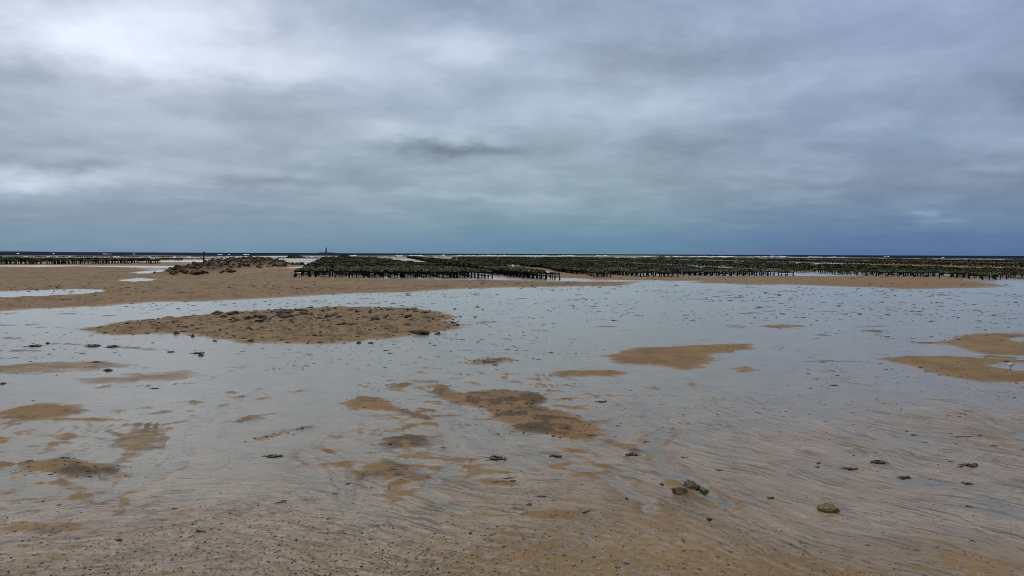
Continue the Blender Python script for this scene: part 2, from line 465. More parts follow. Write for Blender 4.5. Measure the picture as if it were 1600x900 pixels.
# ------------------------------------------------------------------ materials
def mat_sand():
    m, t, out = new_mat("wet_sand")
    geo = t('ShaderNodeNewGeometry')
    P = geo.outputs['Position']
    hgt = t('ShaderNodeSeparateXYZ', {0: P}).outputs[2]
    big = t.noise(P, .11, 4, .6)
    med = t.noise(P, 1.7, 5, .6)
    fine = t.noise(P, 26, 5, .65)
    grit = t.noise(P, 95, 3, .7)
    st = t('ShaderNodeMapping', {'Vector': P, 'Scale': (1.0, 3.2, 1.0), 'Rotation': (0, 0, rad(25))})
    streak = t.noise(st.outputs[0], 5.5, 6, .62, .4)
    stn = t('ShaderNodeAttribute', attribute_name='stain').outputs['Fac']
    dry = t.mix(t.rng(big, .35, .65), (.190, .122, .050, 1), (.185, .102, .041, 1))
    dry = t.mix(t.rng(med, .35, .7, 0, .8), dry, (.135, .083, .036, 1))
    dry = t.mix(t.rng(fine, .5, .75, 0, .5), dry, (.075, .046, .022, 1))
    sub = t.mix(t.rng(med, .3, .7), (.310, .232, .142, 1), (.265, .198, .122, 1))
    damp = t.mix(t.rng(med, .3, .7), (.208, .148, .090, 1), (.166, .118, .071, 1))
    wet = t.mix(t.rng(hgt, -.001, .002), sub, damp)
    wet = t.mix(t.rng(streak, .5, .68, 0, .35), wet, (.080, .059, .037, 1))
    wet = t.mix(t.rng(fine, .52, .74, 0, .55), wet, (.055, .041, .026, 1))
    strokes = None
    P2 = t('ShaderNodeVectorMath', {0: P, 1: t('ShaderNodeVectorMath', {0: t('ShaderNodeTexNoise', {'Vector': P, 'Scale': 1.3, 'Detail': 3.0}).outputs['Color'], 'Scale': .45}, operation='SCALE').outputs[0]}, operation='ADD').outputs[0]
    clump = t.noise(P, 2.4, 4, .65)
    for nm, ang, lx in (('flow_left', -18, 4.5), ('flow_mid', 28, 3.2), ('flow_right', 52, 2.6)):
        mp = t('ShaderNodeVectorRotate', {'Vector': P2, 'Angle': rad(ang)}, rotation_type='Z_AXIS')
        mp = t('ShaderNodeVectorMath', {0: mp.outputs[0], 1: (lx, 34.0, 1.0)}, operation='MULTIPLY')
        n = t.noise(mp.outputs[0], 1.0, 5, .72)
        n = t.m('ADD', n, t.m('MULTIPLY', t.m('SUBTRACT', clump, .5), .30))
        wgt = t('ShaderNodeAttribute', attribute_name=nm).outputs['Fac']
        v = t.m('MULTIPLY', t.rng(n, .54, .60), wgt)
        strokes = v if strokes is None else t.m('ADD', strokes, v, clamp=True)
    wet = t.mix(t.m('MULTIPLY', strokes, .70), wet, (.040, .030, .019, 1))
    # crumbs of weed, worm casts and shell grit
    vec = t('ShaderNodeVectorMath', {0: P, 1: (1.0, .55, 1.0)}, operation='MULTIPLY').outputs[0]
    vec = t('ShaderNodeVectorMath', {0: vec, 1: t('ShaderNodeVectorMath', {0: t('ShaderNodeTexNoise', {'Vector': P, 'Scale': 30.0, 'Detail': 2.0}).outputs['Color'], 'Scale': .03}, operation='SCALE').outputs[0]}, operation='ADD').outputs[0]
    gr = t('ShaderNodeAttribute', attribute_name='grit').outputs['Fac']
    dots = None
    for sc, keep, rr in ((52.0, .62, .27), (22.0, .84, .20)):
        vo = t('ShaderNodeTexVoronoi', {'Vector': vec, 'Scale': sc, 'Randomness': 1.0})
        cs = t('ShaderNodeSeparateXYZ', {0: vo.outputs['Color']})
        lim = t.m('MULTIPLY_ADD', cs.outputs[1], rr, rr * .4)
        th = t.m('SUBTRACT', keep + .18, t.m('MULTIPLY', gr, .40))
        th = t.m('SUBTRACT', th, t.m('MULTIPLY', t.m('SUBTRACT', clump, .5), 1.5))
        v = t.m('MULTIPLY', t.m('LESS_THAN', vo.outputs['Distance'], lim), t.m('GREATER_THAN', cs.outputs[0], th))
        dots = v if dots is None else t.m('MAXIMUM', dots, v)
    hgt0 = hgt
    edge = t.noise(P, 7.5, 6, .7)
    hgt = t.m('ADD', hgt, t.m('MULTIPLY', t.m('SUBTRACT', edge, .5), .010))
    w = t.rng(hgt, .0048, .0075, 1, 0)
    c = t.mix(w, dry, wet)
    c = t.mix(t.m('MULTIPLY', stn, .9), c, (.038, .026, .014, 1))
    c = t.mix(t.m('MULTIPLY', dots, .85), c, (.026, .020, .012, 1))
    c = t.mix(t.rng(grit, .60, .74, 0, .8), c, (.030, .024, .017, 1))
    c = t.mix(t.rng(grit, .26, .36, .5, 0), c, (.30, .24, .17, 1))
    rough = t.rng(hgt, .0, .02, .45, .8)
    b0 = t('ShaderNodeBump', {'Strength': .35, 'Distance': .006, 'Height': strokes}, invert=True)
    b1 = t('ShaderNodeBump', {'Strength': .6, 'Distance': .012, 'Height': fine, 'Normal': b0.outputs[0]})
    b2 = t('ShaderNodeBump', {'Strength': .5, 'Distance': .004, 'Height': grit, 'Normal': b1.outputs[0]})
    p = t('ShaderNodeBsdfPrincipled', {'Base Color': c, 'Roughness': rough, 'Normal': b2.outputs[0], 'Specular IOR Level': .2,
                                       'Coat Weight': t.m('MULTIPLY', t.rng(hgt, .0005, .008, .5, 0), t.m('MULTIPLY_ADD', strokes, -.6, 1.0)), 'Coat IOR': 1.33, 'Coat Roughness': .18, 'Coat Normal': b0.outputs[0]})
    t.l.new(p.outputs[0], out.inputs[0])
    return m


def mat_water():
    m, t, out = new_mat("shallow_water")
    P = t('ShaderNodeNewGeometry').outputs['Position']
    a = t.noise(P, 3.0, 3, .6)
    mp = t('ShaderNodeMapping', {'Vector': P, 'Scale': (1, 1.6, 1)})
    b = t.noise(mp.outputs[0], 22, 3, .6)
    bump = t('ShaderNodeBump', {'Strength': .10, 'Distance': .02, 'Height': a})
    bump2 = t('ShaderNodeBump', {'Strength': .16, 'Distance': .006, 'Height': b, 'Normal': bump.outputs[0]})
    fr = t('ShaderNodeFresnel', {'IOR': 1.39, 'Normal': bump2.outputs[0]})
    gl = t('ShaderNodeBsdfGlossy', {'Color': (.98, 1, .98, 1), 'Roughness': .19, 'Normal': bump2.outputs[0]})
    tr = t('ShaderNodeBsdfTransparent', {'Color': (.93, .95, .93, 1)})
    mx = t('ShaderNodeMixShader', {0: fr.outputs[0], 1: tr.outputs[0], 2: gl.outputs[0]})
    t.l.new(mx.outputs[0], out.inputs[0])
    return m


def mat_sea():
    m, t, out = new_mat("sea_water")
    P = t('ShaderNodeNewGeometry').outputs['Position']
    n = t.noise(P, .02, 4, .6)
    c = t.mix(t.rng(n, .35, .65), (.003, .006, .020, 1), (.008, .014, .034, 1))
    d = t('ShaderNodeBsdfDiffuse', {'Color': c})
    g = t('ShaderNodeBsdfGlossy', {'Color': (.6, .7, .9, 1), 'Roughness': .5})
    mx = t('ShaderNodeMixShader', {0: .015, 1: d.outputs[0], 2: g.outputs[0]})
    t.l.new(mx.outputs[0], out.inputs[0])
    return m


def mat_simple(name, c1, c2, scale, rough, c3=None, bump=.4, bdist=.02, spec=.4):
    m, t, out = new_mat(name)
    tc = t('ShaderNodeTexCoord')
    oi = t('ShaderNodeObjectInfo')
    P = t('ShaderNodeVectorMath', {0: tc.outputs['Object'], 1: oi.outputs['Location']}, operation='ADD').outputs[0]
    n = t.noise(P, scale, 6, .62)
    c = t.mix(t.rng(n, .38, .62), c1, c2)
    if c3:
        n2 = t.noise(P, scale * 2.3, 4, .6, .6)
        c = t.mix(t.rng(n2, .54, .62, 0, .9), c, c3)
    v = t.m('MULTIPLY_ADD', oi.outputs['Random'], .5, .72)
    c = t('ShaderNodeVectorMath', {0: c, 'Scale': v}, operation='SCALE').outputs[0]
    f = t.noise(P, scale * 6, 4, .65)
    b = t('ShaderNodeBump', {'Strength': bump, 'Distance': bdist, 'Height': f})
    p = t('ShaderNodeBsdfPrincipled', {'Base Color': c, 'Roughness': rough, 'Normal': b.outputs[0], 'Specular IOR Level': spec})
    t.l.new(p.outputs[0], out.inputs[0])
    return m


M_SAND = mat_sand(); M_WATER = mat_water(); M_SEA = mat_sea()
M_ROCK = mat_simple("rock_brown", (.050, .034, .018, 1), (.020, .014, .009, 1), 5, .65, (.085, .058, .030, 1), .7, .04, .25)
M_HEAPROCK = mat_simple("rock_heap", (.095, .056, .024, 1), (.030, .019, .010, 1), 1.2, .9, (.140, .100, .042, 1), .7, .06, .2)
M_GREYROCK = mat_simple("rock_grey", (.075, .056, .032, 1), (.024, .019, .012, 1), 6, .75, (.050, .046, .022, 1), .7, .04)
M_OLIVE = mat_simple("rock_olive_crust", (.135, .098, .044, 1), (.040, .028, .012, 1), 9, .6, (.20, .15, .075, 1), .6, .01)
M_GREEN = mat_simple("rock_green_weed", (.060, .110, .010, 1), (.020, .038, .006, 1), 9, .5, (.11, .15, .02, 1), .6, .01)
M_YELLOW = mat_simple("rock_yellow_weed", (.220, .180, .060, 1), (.120, .090, .034, 1), 6, .7, (.024, .018, .008, 1), .6, .01)
M_WEED = mat_simple("seaweed_dark", (.020, .017, .010, 1), (.010, .009, .006, 1), 14, .35, (.04, .03, .012, 1), .3, .005)
M_WEEDG = mat_simple("seaweed_olive", (.030, .034, .012, 1), (.014, .014, .007, 1), 14, .35, (.05, .055, .015, 1), .3, .005)
M_WEEDR = mat_simple("seaweed_red", (.060, .022, .014, 1), (.026, .012, .008, 1), 14, .35, None, .3, .005)
M_IRON = mat_simple("rusty_iron", (.018, .011, .007, 1), (.008, .006, .005, 1), 9, .9, None, .5, .01, .1)
M_BAG = mat_simple("oyster_bag", (.013, .017, .006, 1), (.004, .005, .003, 1), 4.2, .75, (.200, .215, .095, 1), .9, .04, .05)  # pale olive flecks paint wet glints into the bag colour
M_BAGFAR = mat_simple("oyster_bag_far", (.014, .018, .006, 1), (.003, .004, .002, 1), 1.1, .8, (.140, .165, .050, 1), .9, .06, .05)  # lighter flecks are glints painted into the colour of the distant bags
M_WOOD = mat_simple("weathered_wood", (.030, .024, .018, 1), (.014, .011, .009, 1), 6, .8, None, .5, .01)
M_SHELL = mat_simple("white_shell", (.70, .66, .58, 1), (.50, .46, .40, 1), 40, .5, None, .3, .002)
M_GRAVEL = mat_simple("dark_grit", (.026, .020, .012, 1), (.012, .009, .006, 1), 7, .8, (.060, .044, .024, 1), .3, .004, .1)
M_FOAM = mat_simple("surf_foam", (.62, .64, .67, 1), (.42, .45, .50, 1), .3, .7, None, .5, .1)
M_STONE = mat_simple("tower_stone", (.045, .050, .062, 1), (.030, .035, .048, 1), .1, .8, None, .2, .1)
M_ISLET = mat_simple("islet_rock", (.016, .020, .026, 1), (.010, .013, .018, 1), .05, .9, None, .5, .5)
M_BIRDW = mat_simple("bird_white", (.75, .74, .72, 1), (.62, .60, .58, 1), 40, .7, None, .2, .002)
M_BIRDG = mat_simple("bird_grey", (.22, .22, .23, 1), (.12, .12, .13, 1), 60, .7, (.45, .44, .43, 1), .3, .002)
M_BIRDB = mat_simple("bird_dark", (.015, .014, .014, 1), (.01, .01, .01, 1), 30, .5, None, .1, .001)


# ------------------------------------------------------------------ mesh helpers
def tag(o, label=None, cat=None, group=None, kind=None):
    if label: o['label'] = label
    if cat: o['category'] = cat
    if group: o['group'] = group
    if kind: o['kind'] = kind
    return o


def link(name, data, parent=None, loc=None):
    o = bpy.data.objects.new(name, data)
    col.objects.link(o)
    if parent: o.parent = parent
    if loc is not None: o.location = loc
    return o


def grid_mesh(name, V, F_, mat, smooth=True, up=False):
    me = bpy.data.meshes.new(name)
    V = np.asarray(V, np.float32); F_ = np.asarray(F_, np.int32)
    k = F_.shape[1]
    me.vertices.add(len(V)); me.vertices.foreach_set('co', V.ravel())
    me.loops.add(F_.size); me.loops.foreach_set('vertex_index', F_.ravel())
    me.polygons.add(len(F_))
    me.polygons.foreach_set('loop_start', np.arange(0, F_.size, k, dtype=np.int32))
    me.polygons.foreach_set('loop_total', np.full(len(F_), k, np.int32))
    me.polygons.foreach_set('use_smooth', np.full(len(F_), smooth))
    me.materials.append(mat)
    me.update(calc_edges=True); me.validate()
    if up and me.polygons[len(me.polygons) // 2].normal.z < 0:
        me.flip_normals()
    return me


def bm_mesh(name, bm, mat, smooth=False):
    me = bpy.data.meshes.new(name)
    bm.to_mesh(me); bm.free()
    me.materials.append(mat)
    if smooth:
        me.polygons.foreach_set('use_smooth', [True] * len(me.polygons))
    return me


def box(bm, cx, cy, cz, sx, sy, sz, rotm=None):
    r = bmesh.ops.create_cube(bm, size=1.0)
    bmesh.ops.scale(bm, vec=(sx, sy, sz), verts=r['verts'])
    if rotm: bmesh.ops.rotate(bm, matrix=rotm, verts=r['verts'])
    bmesh.ops.translate(bm, vec=(cx, cy, cz), verts=r['verts'])
    return r['verts']


def arrays(me):
    V = np.empty(len(me.vertices) * 3, np.float32); me.vertices.foreach_get('co', V)
    L = np.empty(len(me.loops), np.int32); me.loops.foreach_get('vertex_index', L)
    return V.reshape(-1, 3), L.reshape(-1, len(me.loops) // len(me.polygons))


def tile(name, templ, xf, mat, smooth=False):
    """one mesh out of many transformed copies of template meshes: xf = [(template, pos, rotz, scale3)]"""
    VV = []; FF = []; n = 0
    for ti, p, a, s in xf:
        V, Fc = templ[ti]
        c, sn = math.cos(a), math.sin(a)
        v = V * np.asarray(s, np.float32)
        v = np.stack([v[:, 0] * c - v[:, 1] * sn + p[0], v[:, 0] * sn + v[:, 1] * c + p[1], v[:, 2] + p[2]], 1)
        VV.append(v); FF.append(Fc + n); n += len(v)
    return grid_mesh(name, np.concatenate(VV), np.concatenate(FF), mat, smooth)


# ------------------------------------------------------------------ ground, water, sea
def build_ground():
    fwd = np.radians(np.linspace(-39, 39, 1150))
    side = np.radians(np.linspace(40, 320, 90))
    A = np.concatenate([fwd, side])
    inv = np.arange(1 / 38.0, 1 / 2.9, .68 / (773 * CAM_H))
    r = np.concatenate([[.02, .4, .9, 1.5, 2.0, 2.5], (1 / inv)[::-1], np.arange(38.6, 110, .62),
                        np.exp(np.arange(math.log(110.5), math.log(1300), .010)), np.exp(np.linspace(math.log(1350), math.log(16000), 16))])
    nA, nR = len(A), len(r)
    RR, AA = np.meshgrid(r, A, indexing='ij')
    X = RR * np.sin(AA); Y = RR * np.cos(AA)
    Z = height(X.ravel(), Y.ravel()).reshape(X.shape)
    V = np.stack([X, Y, Z], -1).reshape(-1, 3)
    i = np.arange(nR - 1)[:, None]; j = np.arange(nA)[None, :]
    j2 = (j + 1) % nA
    a = i * nA + j; b = i * nA + j2; c = (i + 1) * nA + j2; d = (i + 1) * nA + j
    Fq = np.stack([a, d, c, b], -1).reshape(-1, 4)
    me = grid_mesh('ground', V, Fq, M_SAND, up=True)
    at_ = me.attributes.new('stain', 'FLOAT', 'POINT')
    at_.data.foreach_set('value', stain(X.ravel(), Y.ravel(), Z.ravel()).astype(np.float32))
    wts, grit = height(X.ravel(), Y.ravel(), True)
    for nm, arr in (('flow_left', wts[:, 0]), ('flow_mid', wts[:, 1]), ('flow_right', wts[:, 2]), ('grit', grit)):
        at_ = me.attributes.new(nm, 'FLOAT', 'POINT')
        at_.data.foreach_set('value', np.ascontiguousarray(arr, dtype=np.float32))
    tag(link('ground', me), kind='structure')

    # water lying on the flats
    ang = np.radians(np.arange(0, 360, .5))
    ins = shore(((ang + np.pi) % (2 * np.pi)) - np.pi)
    n = len(ang)
    rings = [np.full(n, .02), np.full(n, 3.0), np.full(n, 12.0), np.full(n, 60.0), ins * .5, ins * 1.02]
    V = np.concatenate([np.stack([q * np.sin(ang), q * np.cos(ang), np.zeros(n)], 1) for q in rings])
    Fq = []
    for k in range(len(rings) - 1):
        for j in range(n):
            j2 = (j + 1) % n
            Fq.append((k * n + j, k * n + n + j, k * n + n + j2, k * n + j2))
    tag(link('water', grid_mesh('water', V, Fq, M_WATER, up=True)), kind='structure')
    # sea, a wave-worn sheet to the horizon
    rings = [ins * 1.0, ins * 1.15, ins * 1.4, ins * 2, ins * 4, np.full(n, 16000.0)]
    V = np.concatenate([np.stack([q * np.sin(ang), q * np.cos(ang), np.full(n, .02 + .06 * min(k, 1))], 1) for k, q in enumerate(rings)])
    tag(link('sea', grid_mesh('sea', V, Fq, M_SEA, up=True)), kind='structure')


build_ground()


# ------------------------------------------------------------------ rocks
def rock_mesh(name, seed, mat, sub=3, flat=.6, rough=.35, sharp=.5):
    bm = bmesh.new()
    bmesh.ops.create_icosphere(bm, subdivisions=sub, radius=.5)
    off = Vector((seed * 7.3, seed * 3.1, seed * 1.7))
    r = random.Random(seed)
    planes = [(Vector((r.uniform(-1, 1), r.uniform(-1, 1), r.uniform(-.3, 1))).normalized(), r.uniform(.16, .38)) for _ in range(10)]
    for v in bm.verts:
        p = v.co.copy()
        p = p * (1 + rough * .6 * mnoise.fractal(p * 1.6 + off, 1.0, 2.0, 2))
        for nn, lim in planes:                      # broken faces
            e = p.dot(nn) - lim
            if e > 0: p -= nn * e * (.75 + sharp * .4)
        p = p * (1 + .30 * mnoise.fractal(p * 5 + off, .8, 2.1, 5))
        p.z = p.z * flat
        if p.z < -.16: p.z = -.16
        v.co = p * 1.25
    return bm_mesh(name, bm, mat, smooth=(sub >= 3))


ROCKS = [rock_mesh('rock', k, M_ROCK, 3, random.uniform(.45, .75)) for k in range(8)]
HROCKS = [rock_mesh('rock', 20 + k, M_HEAPROCK, 2, random.uniform(.6, .95), .5) for k in range(8)]
GROCKS = [rock_mesh('rock', 40 + k, M_GREYROCK, 3, random.uniform(.6, .9), .4) for k in range(4)]


def put_rock(me, px, py, wpx, label, group=None, cat='rock', name='rock', sy=None, sz=None, xy=None, sink=.04):
    x, y = xy or at(px, py)
    D = math.hypot(x, y)
    s = wpx / F * D / .95
    o = link(name, me, None, (x, y, hz(x, y) + s * (.09 - sink)))
    o.scale = (s, s * (sy or random.uniform(.7, 1.1)), s * (sz or random.uniform(.8, 1.15)))
    o.rotation_euler = (random.uniform(-.15, .15), random.uniform(-.15, .15), random.uniform(0, 6.28))
    return tag(o, label, cat, group)


# rocky sandbank on the left: its larger stones, one by one
put_rock(GROCKS[0], 452, 493, 20, 'large brown-grey boulder at the heart of the cluster crowning the rocky sandbank', 'boulders on the rocky sandbank', sz=.36)
put_rock(GROCKS[1], 462, 500, 18, 'squat dark boulder in front of the cluster crowning the rocky sandbank', 'boulders on the rocky sandbank', sz=.36)
put_rock(GROCKS[2], 436, 494, 18, 'grey boulder forming the left shoulder of the cluster crowning the rocky sandbank', 'boulders on the rocky sandbank', sz=.36)
put_rock(GROCKS[3], 466, 490, 14, 'pale pointed boulder at the back of the cluster crowning the rocky sandbank', 'boulders on the rocky sandbank', sz=.36)
put_rock(GROCKS[1], 445, 501, 18, 'low grey slab beside the squat dark boulder on the rocky sandbank', 'boulders on the rocky sandbank', sz=.5)
put_rock(ROCKS[0], 389, 503, 14, 'brown stone, left one of a touching pair left of the sandbank boulders', 'boulders on the rocky sandbank')
put_rock(ROCKS[1], 400, 502, 13, 'brown stone, right one of a touching pair left of the sandbank boulders', 'boulders on the rocky sandbank')
put_rock(ROCKS[2], 371, 496, 12, 'dark round stone standing alone at the back edge of the rocky sandbank', 'boulders on the rocky sandbank')
put_rock(ROCKS[3], 371, 507, 14, 'low tan stone below the dark round one on the rocky sandbank', 'boulders on the rocky sandbank')
put_rock(ROCKS[4], 412, 505, 18, 'long flat tan slab between the stone pair and the sandbank boulders', 'boulders on the rocky sandbank', sz=.5)
put_rock(ROCKS[5], 388, 520, 13, 'dark stone on the bare front slope of the rocky sandbank', 'boulders on the rocky sandbank')
put_rock(ROCKS[6], 392, 535, 9, 'small dark stone at the water line below the front slope of the sandbank', 'boulders on the rocky sandbank')
put_rock(ROCKS[7], 302, 526, 7, 'upright dark stone on the left front corner of the rocky sandbank', 'boulders on the rocky sandbank', sz=1.6)
put_rock(ROCKS[0], 337, 533, 11, 'flat stone lying in the water off the front left of the sandbank', 'boulders on the rocky sandbank', sz=.6)
put_rock(ROCKS[2], 635, 501, 12, 'brown stone near the right end of the rocky sandbank', 'boulders on the rocky sandbank')
put_rock(ROCKS[3], 588, 507, 18, 'wide low brown stone right of the middle of the rocky sandbank', 'boulders on the rocky sandbank', sz=.8)
put_rock(ROCKS[6], 655, 522, 34, 'long dark humped rock along the right front edge of the sandbank', 'boulders on the rocky sandbank', sy=.4, sz=.55).rotation_euler = (0, 0, .15)
put_rock(ROCKS[1], 686, 522, 13, 'square dark stone ending the right front edge of the sandbank', 'boulders on the rocky sandbank', sz=1.0)
put_rock(ROCKS[4], 604, 520, 8, 'small stone beside the long dark humped rock on the sandbank', 'boulders on the rocky sandbank')
put_rock(ROCKS[5], 709, 505, 11, 'flat stone at the right tip of the rocky sandbank', 'boulders on the rocky sandbank', sz=.6)
put_rock(ROCKS[7], 715, 509, 11, 'pale-rimmed flat stone in front of another at the right tip of the sandbank', 'boulders on the rocky sandbank', sz=.6)
put_rock(ROCKS[5], 562, 536, 11, 'dark stone half in the water at the front of the rocky sandbank', 'boulders on the rocky sandbank', sz=.7)
put_rock(ROCKS[2], 578, 536, 12, 'low dark stone right of the half-sunk one at the front of the sandbank', 'boulders on the rocky sandbank', sz=.5)
put_rock(ROCKS[0], 711, 483, 7, 'black stone alone in the water beyond the right tip of the sandbank', 'stones in the water')
put_rock(ROCKS[1], 746, 480, 10, 'low black stone furthest out in the water right of the sandbank', 'stones in the water', sz=.5)
put_rock(ROCKS[3], 754, 484, 5, 'small round black stone next to the furthest one right of the sandbank', 'stones in the water')
put_rock(ROCKS[2], 720, 495, 6, 'small flat stone in the water above the tip of the sandbank', 'stones in the water', sz=.6)
put_rock(ROCKS[4], 331, 491, 8, 'dark stone in the water behind the left part of the sandbank', 'stones in the water', sz=.6)
put_rock(ROCKS[5], 339, 490, 5, 'smaller stone right of the dark one behind the left part of the sandbank', 'stones in the water', sz=.6)
put_rock(ROCKS[6], 170, 579, 15, 'rounded reddish brown stone on the pale sand strip at the left', 'stones in the water', sz=.8)
put_rock(ROCKS[7], 4, 600, 10, 'dark flat stone at the left edge of the view', 'stones in the water', sz=.6)
put_rock(ROCKS[3], 313, 556, 12, 'black knobbly stone in the water below the sandbank', 'stones in the water', sz=.8)
put_rock(ROCKS[1], 74, 537, 7, 'small upright dark stone in the shallow water at the far left', 'stones in the water', sz=1.2)
# the nearest stones
put_rock(rock_mesh('rock', 61, M_OLIVE, 4, .75, .3), 1063, 772, 29, 'angular olive brown stone, front one of the trio lying close to the viewer', 'stones close to the viewer', sz=1.15, sy=.8, sink=.02)
put_rock(rock_mesh('rock', 62, M_OLIVE, 4, .7, .3), 1082, 763, 24, 'brown ridged stone at the back of the trio lying close to the viewer', 'stones close to the viewer', sz=1.1, sy=.9, sink=.02)
put_rock(rock_mesh('rock', 63, M_GREEN, 4, .55, .3), 1101, 768, 22, 'flat bright green weedy stone on the right of the close trio', 'stones close to the viewer', sz=.8, sy=.7, sink=.02)
put_rock(rock_mesh('rock', 64, M_YELLOW, 4, .75, .4), 1302, 799, 31, 'low yellow-green weedy stone alone on the rilled sand at the right', 'stones close to the viewer', sz=.75, sy=.75, sink=.04)
put_rock(ROCKS[0], 1109, 813, 9, 'dark pebble sized stone below the green weedy one', 'stones close to the viewer')
put_rock(ROCKS[1], 1035, 758, 8, 'dark reddish stone left of the close trio', 'stones close to the viewer')
put_rock(ROCKS[2], 980, 782, 8, 'reddish brown stone between the scarp and the close trio', 'stones close to the viewer')
put_rock(ROCKS[3], 735, 835, 5, 'small black stone on the damp sand at the bottom centre', 'stones close to the viewer')
put_rock(ROCKS[5], 463, 845, 4, 'tiny black stone on the gritty sand left of the bottom centre', 'stones close to the viewer')

# the lesser stones of the sandbank, alike
bank = BANKS_W[1][0]
xs = [p[0] for p in bank]; ys = [p[1] for p in bank]
k = 0
while k < 190:
    x, y = random.uniform(min(xs), max(xs)), random.uniform(min(ys), max(ys))
    d = float(poly_sd(bank, np.array([x]), np.array([y]))[0])
    c = at(452, 496)
    dens = .28 + math.exp(-((x - c[0]) / 2.2) ** 2 - ((y - c[1]) / 2.6) ** 2)
    if d < .1 or random.random() > dens: continue
    w = random.choice([3, 3, 4, 4, 5, 6, 7, 9, 12])
    put_rock(random.choice(ROCKS), 0, 0, w, 'lesser brown stone, one of the scatter all over the rocky sandbank', 'scattered small stones of the rocky sandbank', xy=(x, y), sz=random.uniform(.5, 1.0), name='stone', cat='stone')
    k += 1

# the long heap of stones at the left
cum = [HEAP[i][0] for i in range(len(HEAP))]
k = 0
while k < 295:
    i = random.choices(range(len(HEAP) - 1), [1, 1.6, 2.2, 2.6, 1.6])[0]
    tt = random.random()
    (ax, ay), ha, wa = HEAP[i]; (bx, by), hb, wb = HEAP[i + 1]
    w = wa + tt * (wb - wa)
    x = ax + tt * (bx - ax) + random.gauss(0, w * .42); y = ay + tt * (by - ay) + random.gauss(0, w * .42)
    me = random.choice(HROCKS)
    s = random.choice([.35, .4, .5, .6, .7, .9]) * random.uniform(.8, 1.15)
    o = link('heap_stone', me, None, (x, y, hz(x, y) + s * .1))
    o.scale = (s, s * random.uniform(.6, 1.1), s * random.uniform(.6, 1.1))
    o.rotation_euler = (random.uniform(-.4, .4), random.uniform(-.4, .4), random.uniform(0, 6.28))
    tag(o, 'rough brown stone, one of many piled in the long heap at the left', 'stone', 'stones piled in the long heap')
    k += 1
for px, py, wpx, lab in [(462, 403.2, 26, 'low weed-green mound on the far flats, nearer the stone heap'), (538, 401.6, 24, 'low weed-green mound on the far flats behind the left rack block'),
                         (1035, 401.3, 14, 'dark low rock at the white surf line beyond the right racks, the longer one'), (1026, 401.0, 5, 'small dark rock at the left end of the surf line rocks'),
                         (1049, 401.4, 6, 'stubby dark rock right of the longer one at the surf line'), (1452, 403.2, 6, 'dark rock standing alone at the water line far right'),
                         (758, 399.9, 5, 'small dark rock on the far surf line above the gap between rack blocks'), (700, 399.4, 8, 'dark low rock on the far surf line above the left rack block')]:
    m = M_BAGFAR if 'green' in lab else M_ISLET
    x, y = at(px, py)
    D = math.hypot(x, y); s = wpx / F * D / .95
    o = link('mound' if 'mound' in lab else 'shore_rock', rock_mesh('shore_rock', int(px), m, 3, .8, .5), None, (x, y, max(-.05, hz(x, y))))
    o.scale = (s, s * .8, min(s * .5, 2.6))
    tag(o, lab, 'mound' if 'mound' in lab else 'rock', 'rocks and mounds far out on the flats')

# ------------------------------------------------------------------ oyster racks
TL, TW, TH = 3.0, .92, .42           # table length (local y), width, frame height


def rack_parts():
    bm = bmesh.new()
    for s in (-1, 1):
        box(bm, s * TW / 2, TL / 2, TH, .05, TL, .05)
    for yy in (.06, TL - .06):
        box(bm, 0, yy, .20, TW + .02, .04, .04)
        box(bm, random.uniform(-.1, .1), yy - .03, TH / 2, .045, .045, TH + .02)
    for yy in (.02, .75, 1.5, 2.25, TL - .02):
        box(bm, 0, yy, TH - .052, TW + .06, .045, .045)
    frame = bm_mesh('frame', bm, M_IRON)
    legs = []
    for hgt in (TH, TH + .16):
        bm = bmesh.new()
        box(bm, 0, 0, hgt / 2 - .05, .05, .05, hgt + .14)
        box(bm, 0, 0, .06, .085, .085, .16)
        legs.append(bm_mesh('leg', bm, M_IRON))
    bags = []
    for sd in range(4):
        r = random.Random(sd)
        bm = bmesh.new()
        bmesh.ops.create_grid(bm, x_segments=9, y_segments=7, size=.5)
        for v in bm.verts:
            ex = 1 - (abs(v.co.x) * 2) ** 4; ey = 1 - (abs(v.co.y) * 2) ** 4
            hh = .15 * max(ex, 0) ** .5 * max(ey, 0) ** .5
            n = mnoise.fractal(Vector((v.co.x * 5, v.co.y * 5, sd * 3.3)), 1, 2, 3)
            v.co.z = hh * (1 + .4 * n); v.co.x *= 1.06; v.co.y *= .54
        g = bmesh.ops.extrude_face_region(bm, geom=bm.faces[:])
        for e in g['geom']:
            if isinstance(e, bmesh.types.BMVert): e.co.z = min(e.co.z * .1, .02)
        bmesh.ops.recalc_face_normals(bm, faces=bm.faces[:])
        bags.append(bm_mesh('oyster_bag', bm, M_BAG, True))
    return frame, legs, bags


FRAME, LEGS, BAGS = rack_parts()


def simple_rack(seed, nb, mat):
    r = random.Random(seed)
    bm = bmesh.new()
    for s in (-1, 1):
        box(bm, s * TW / 2, TL / 2, TH, .05, TL, .05)
        for yy in (.06, 1.5, TL - .06):
            box(bm, s * TW / 2, yy, TH / 2 - .06, .06, .06, TH + .12)
    for q in range(5):
        if r.random() < .42: continue
        hgt = r.uniform(.08, .24)
        vs = box(bm, r.uniform(-.05, .05), .3 + q * .6, TH + .03 + hgt / 2, 1.04, r.uniform(.44, .56), hgt, Matrix.Rotation(r.uniform(-.12, .12), 3, 'Z'))
        top = [v for v in vs if v.co.z > TH + .06]
        for v in top:
            v.co.x *= .85; v.co.z += r.uniform(-.04, .03)
    return bm_mesh('oyster_rack', bm, mat)


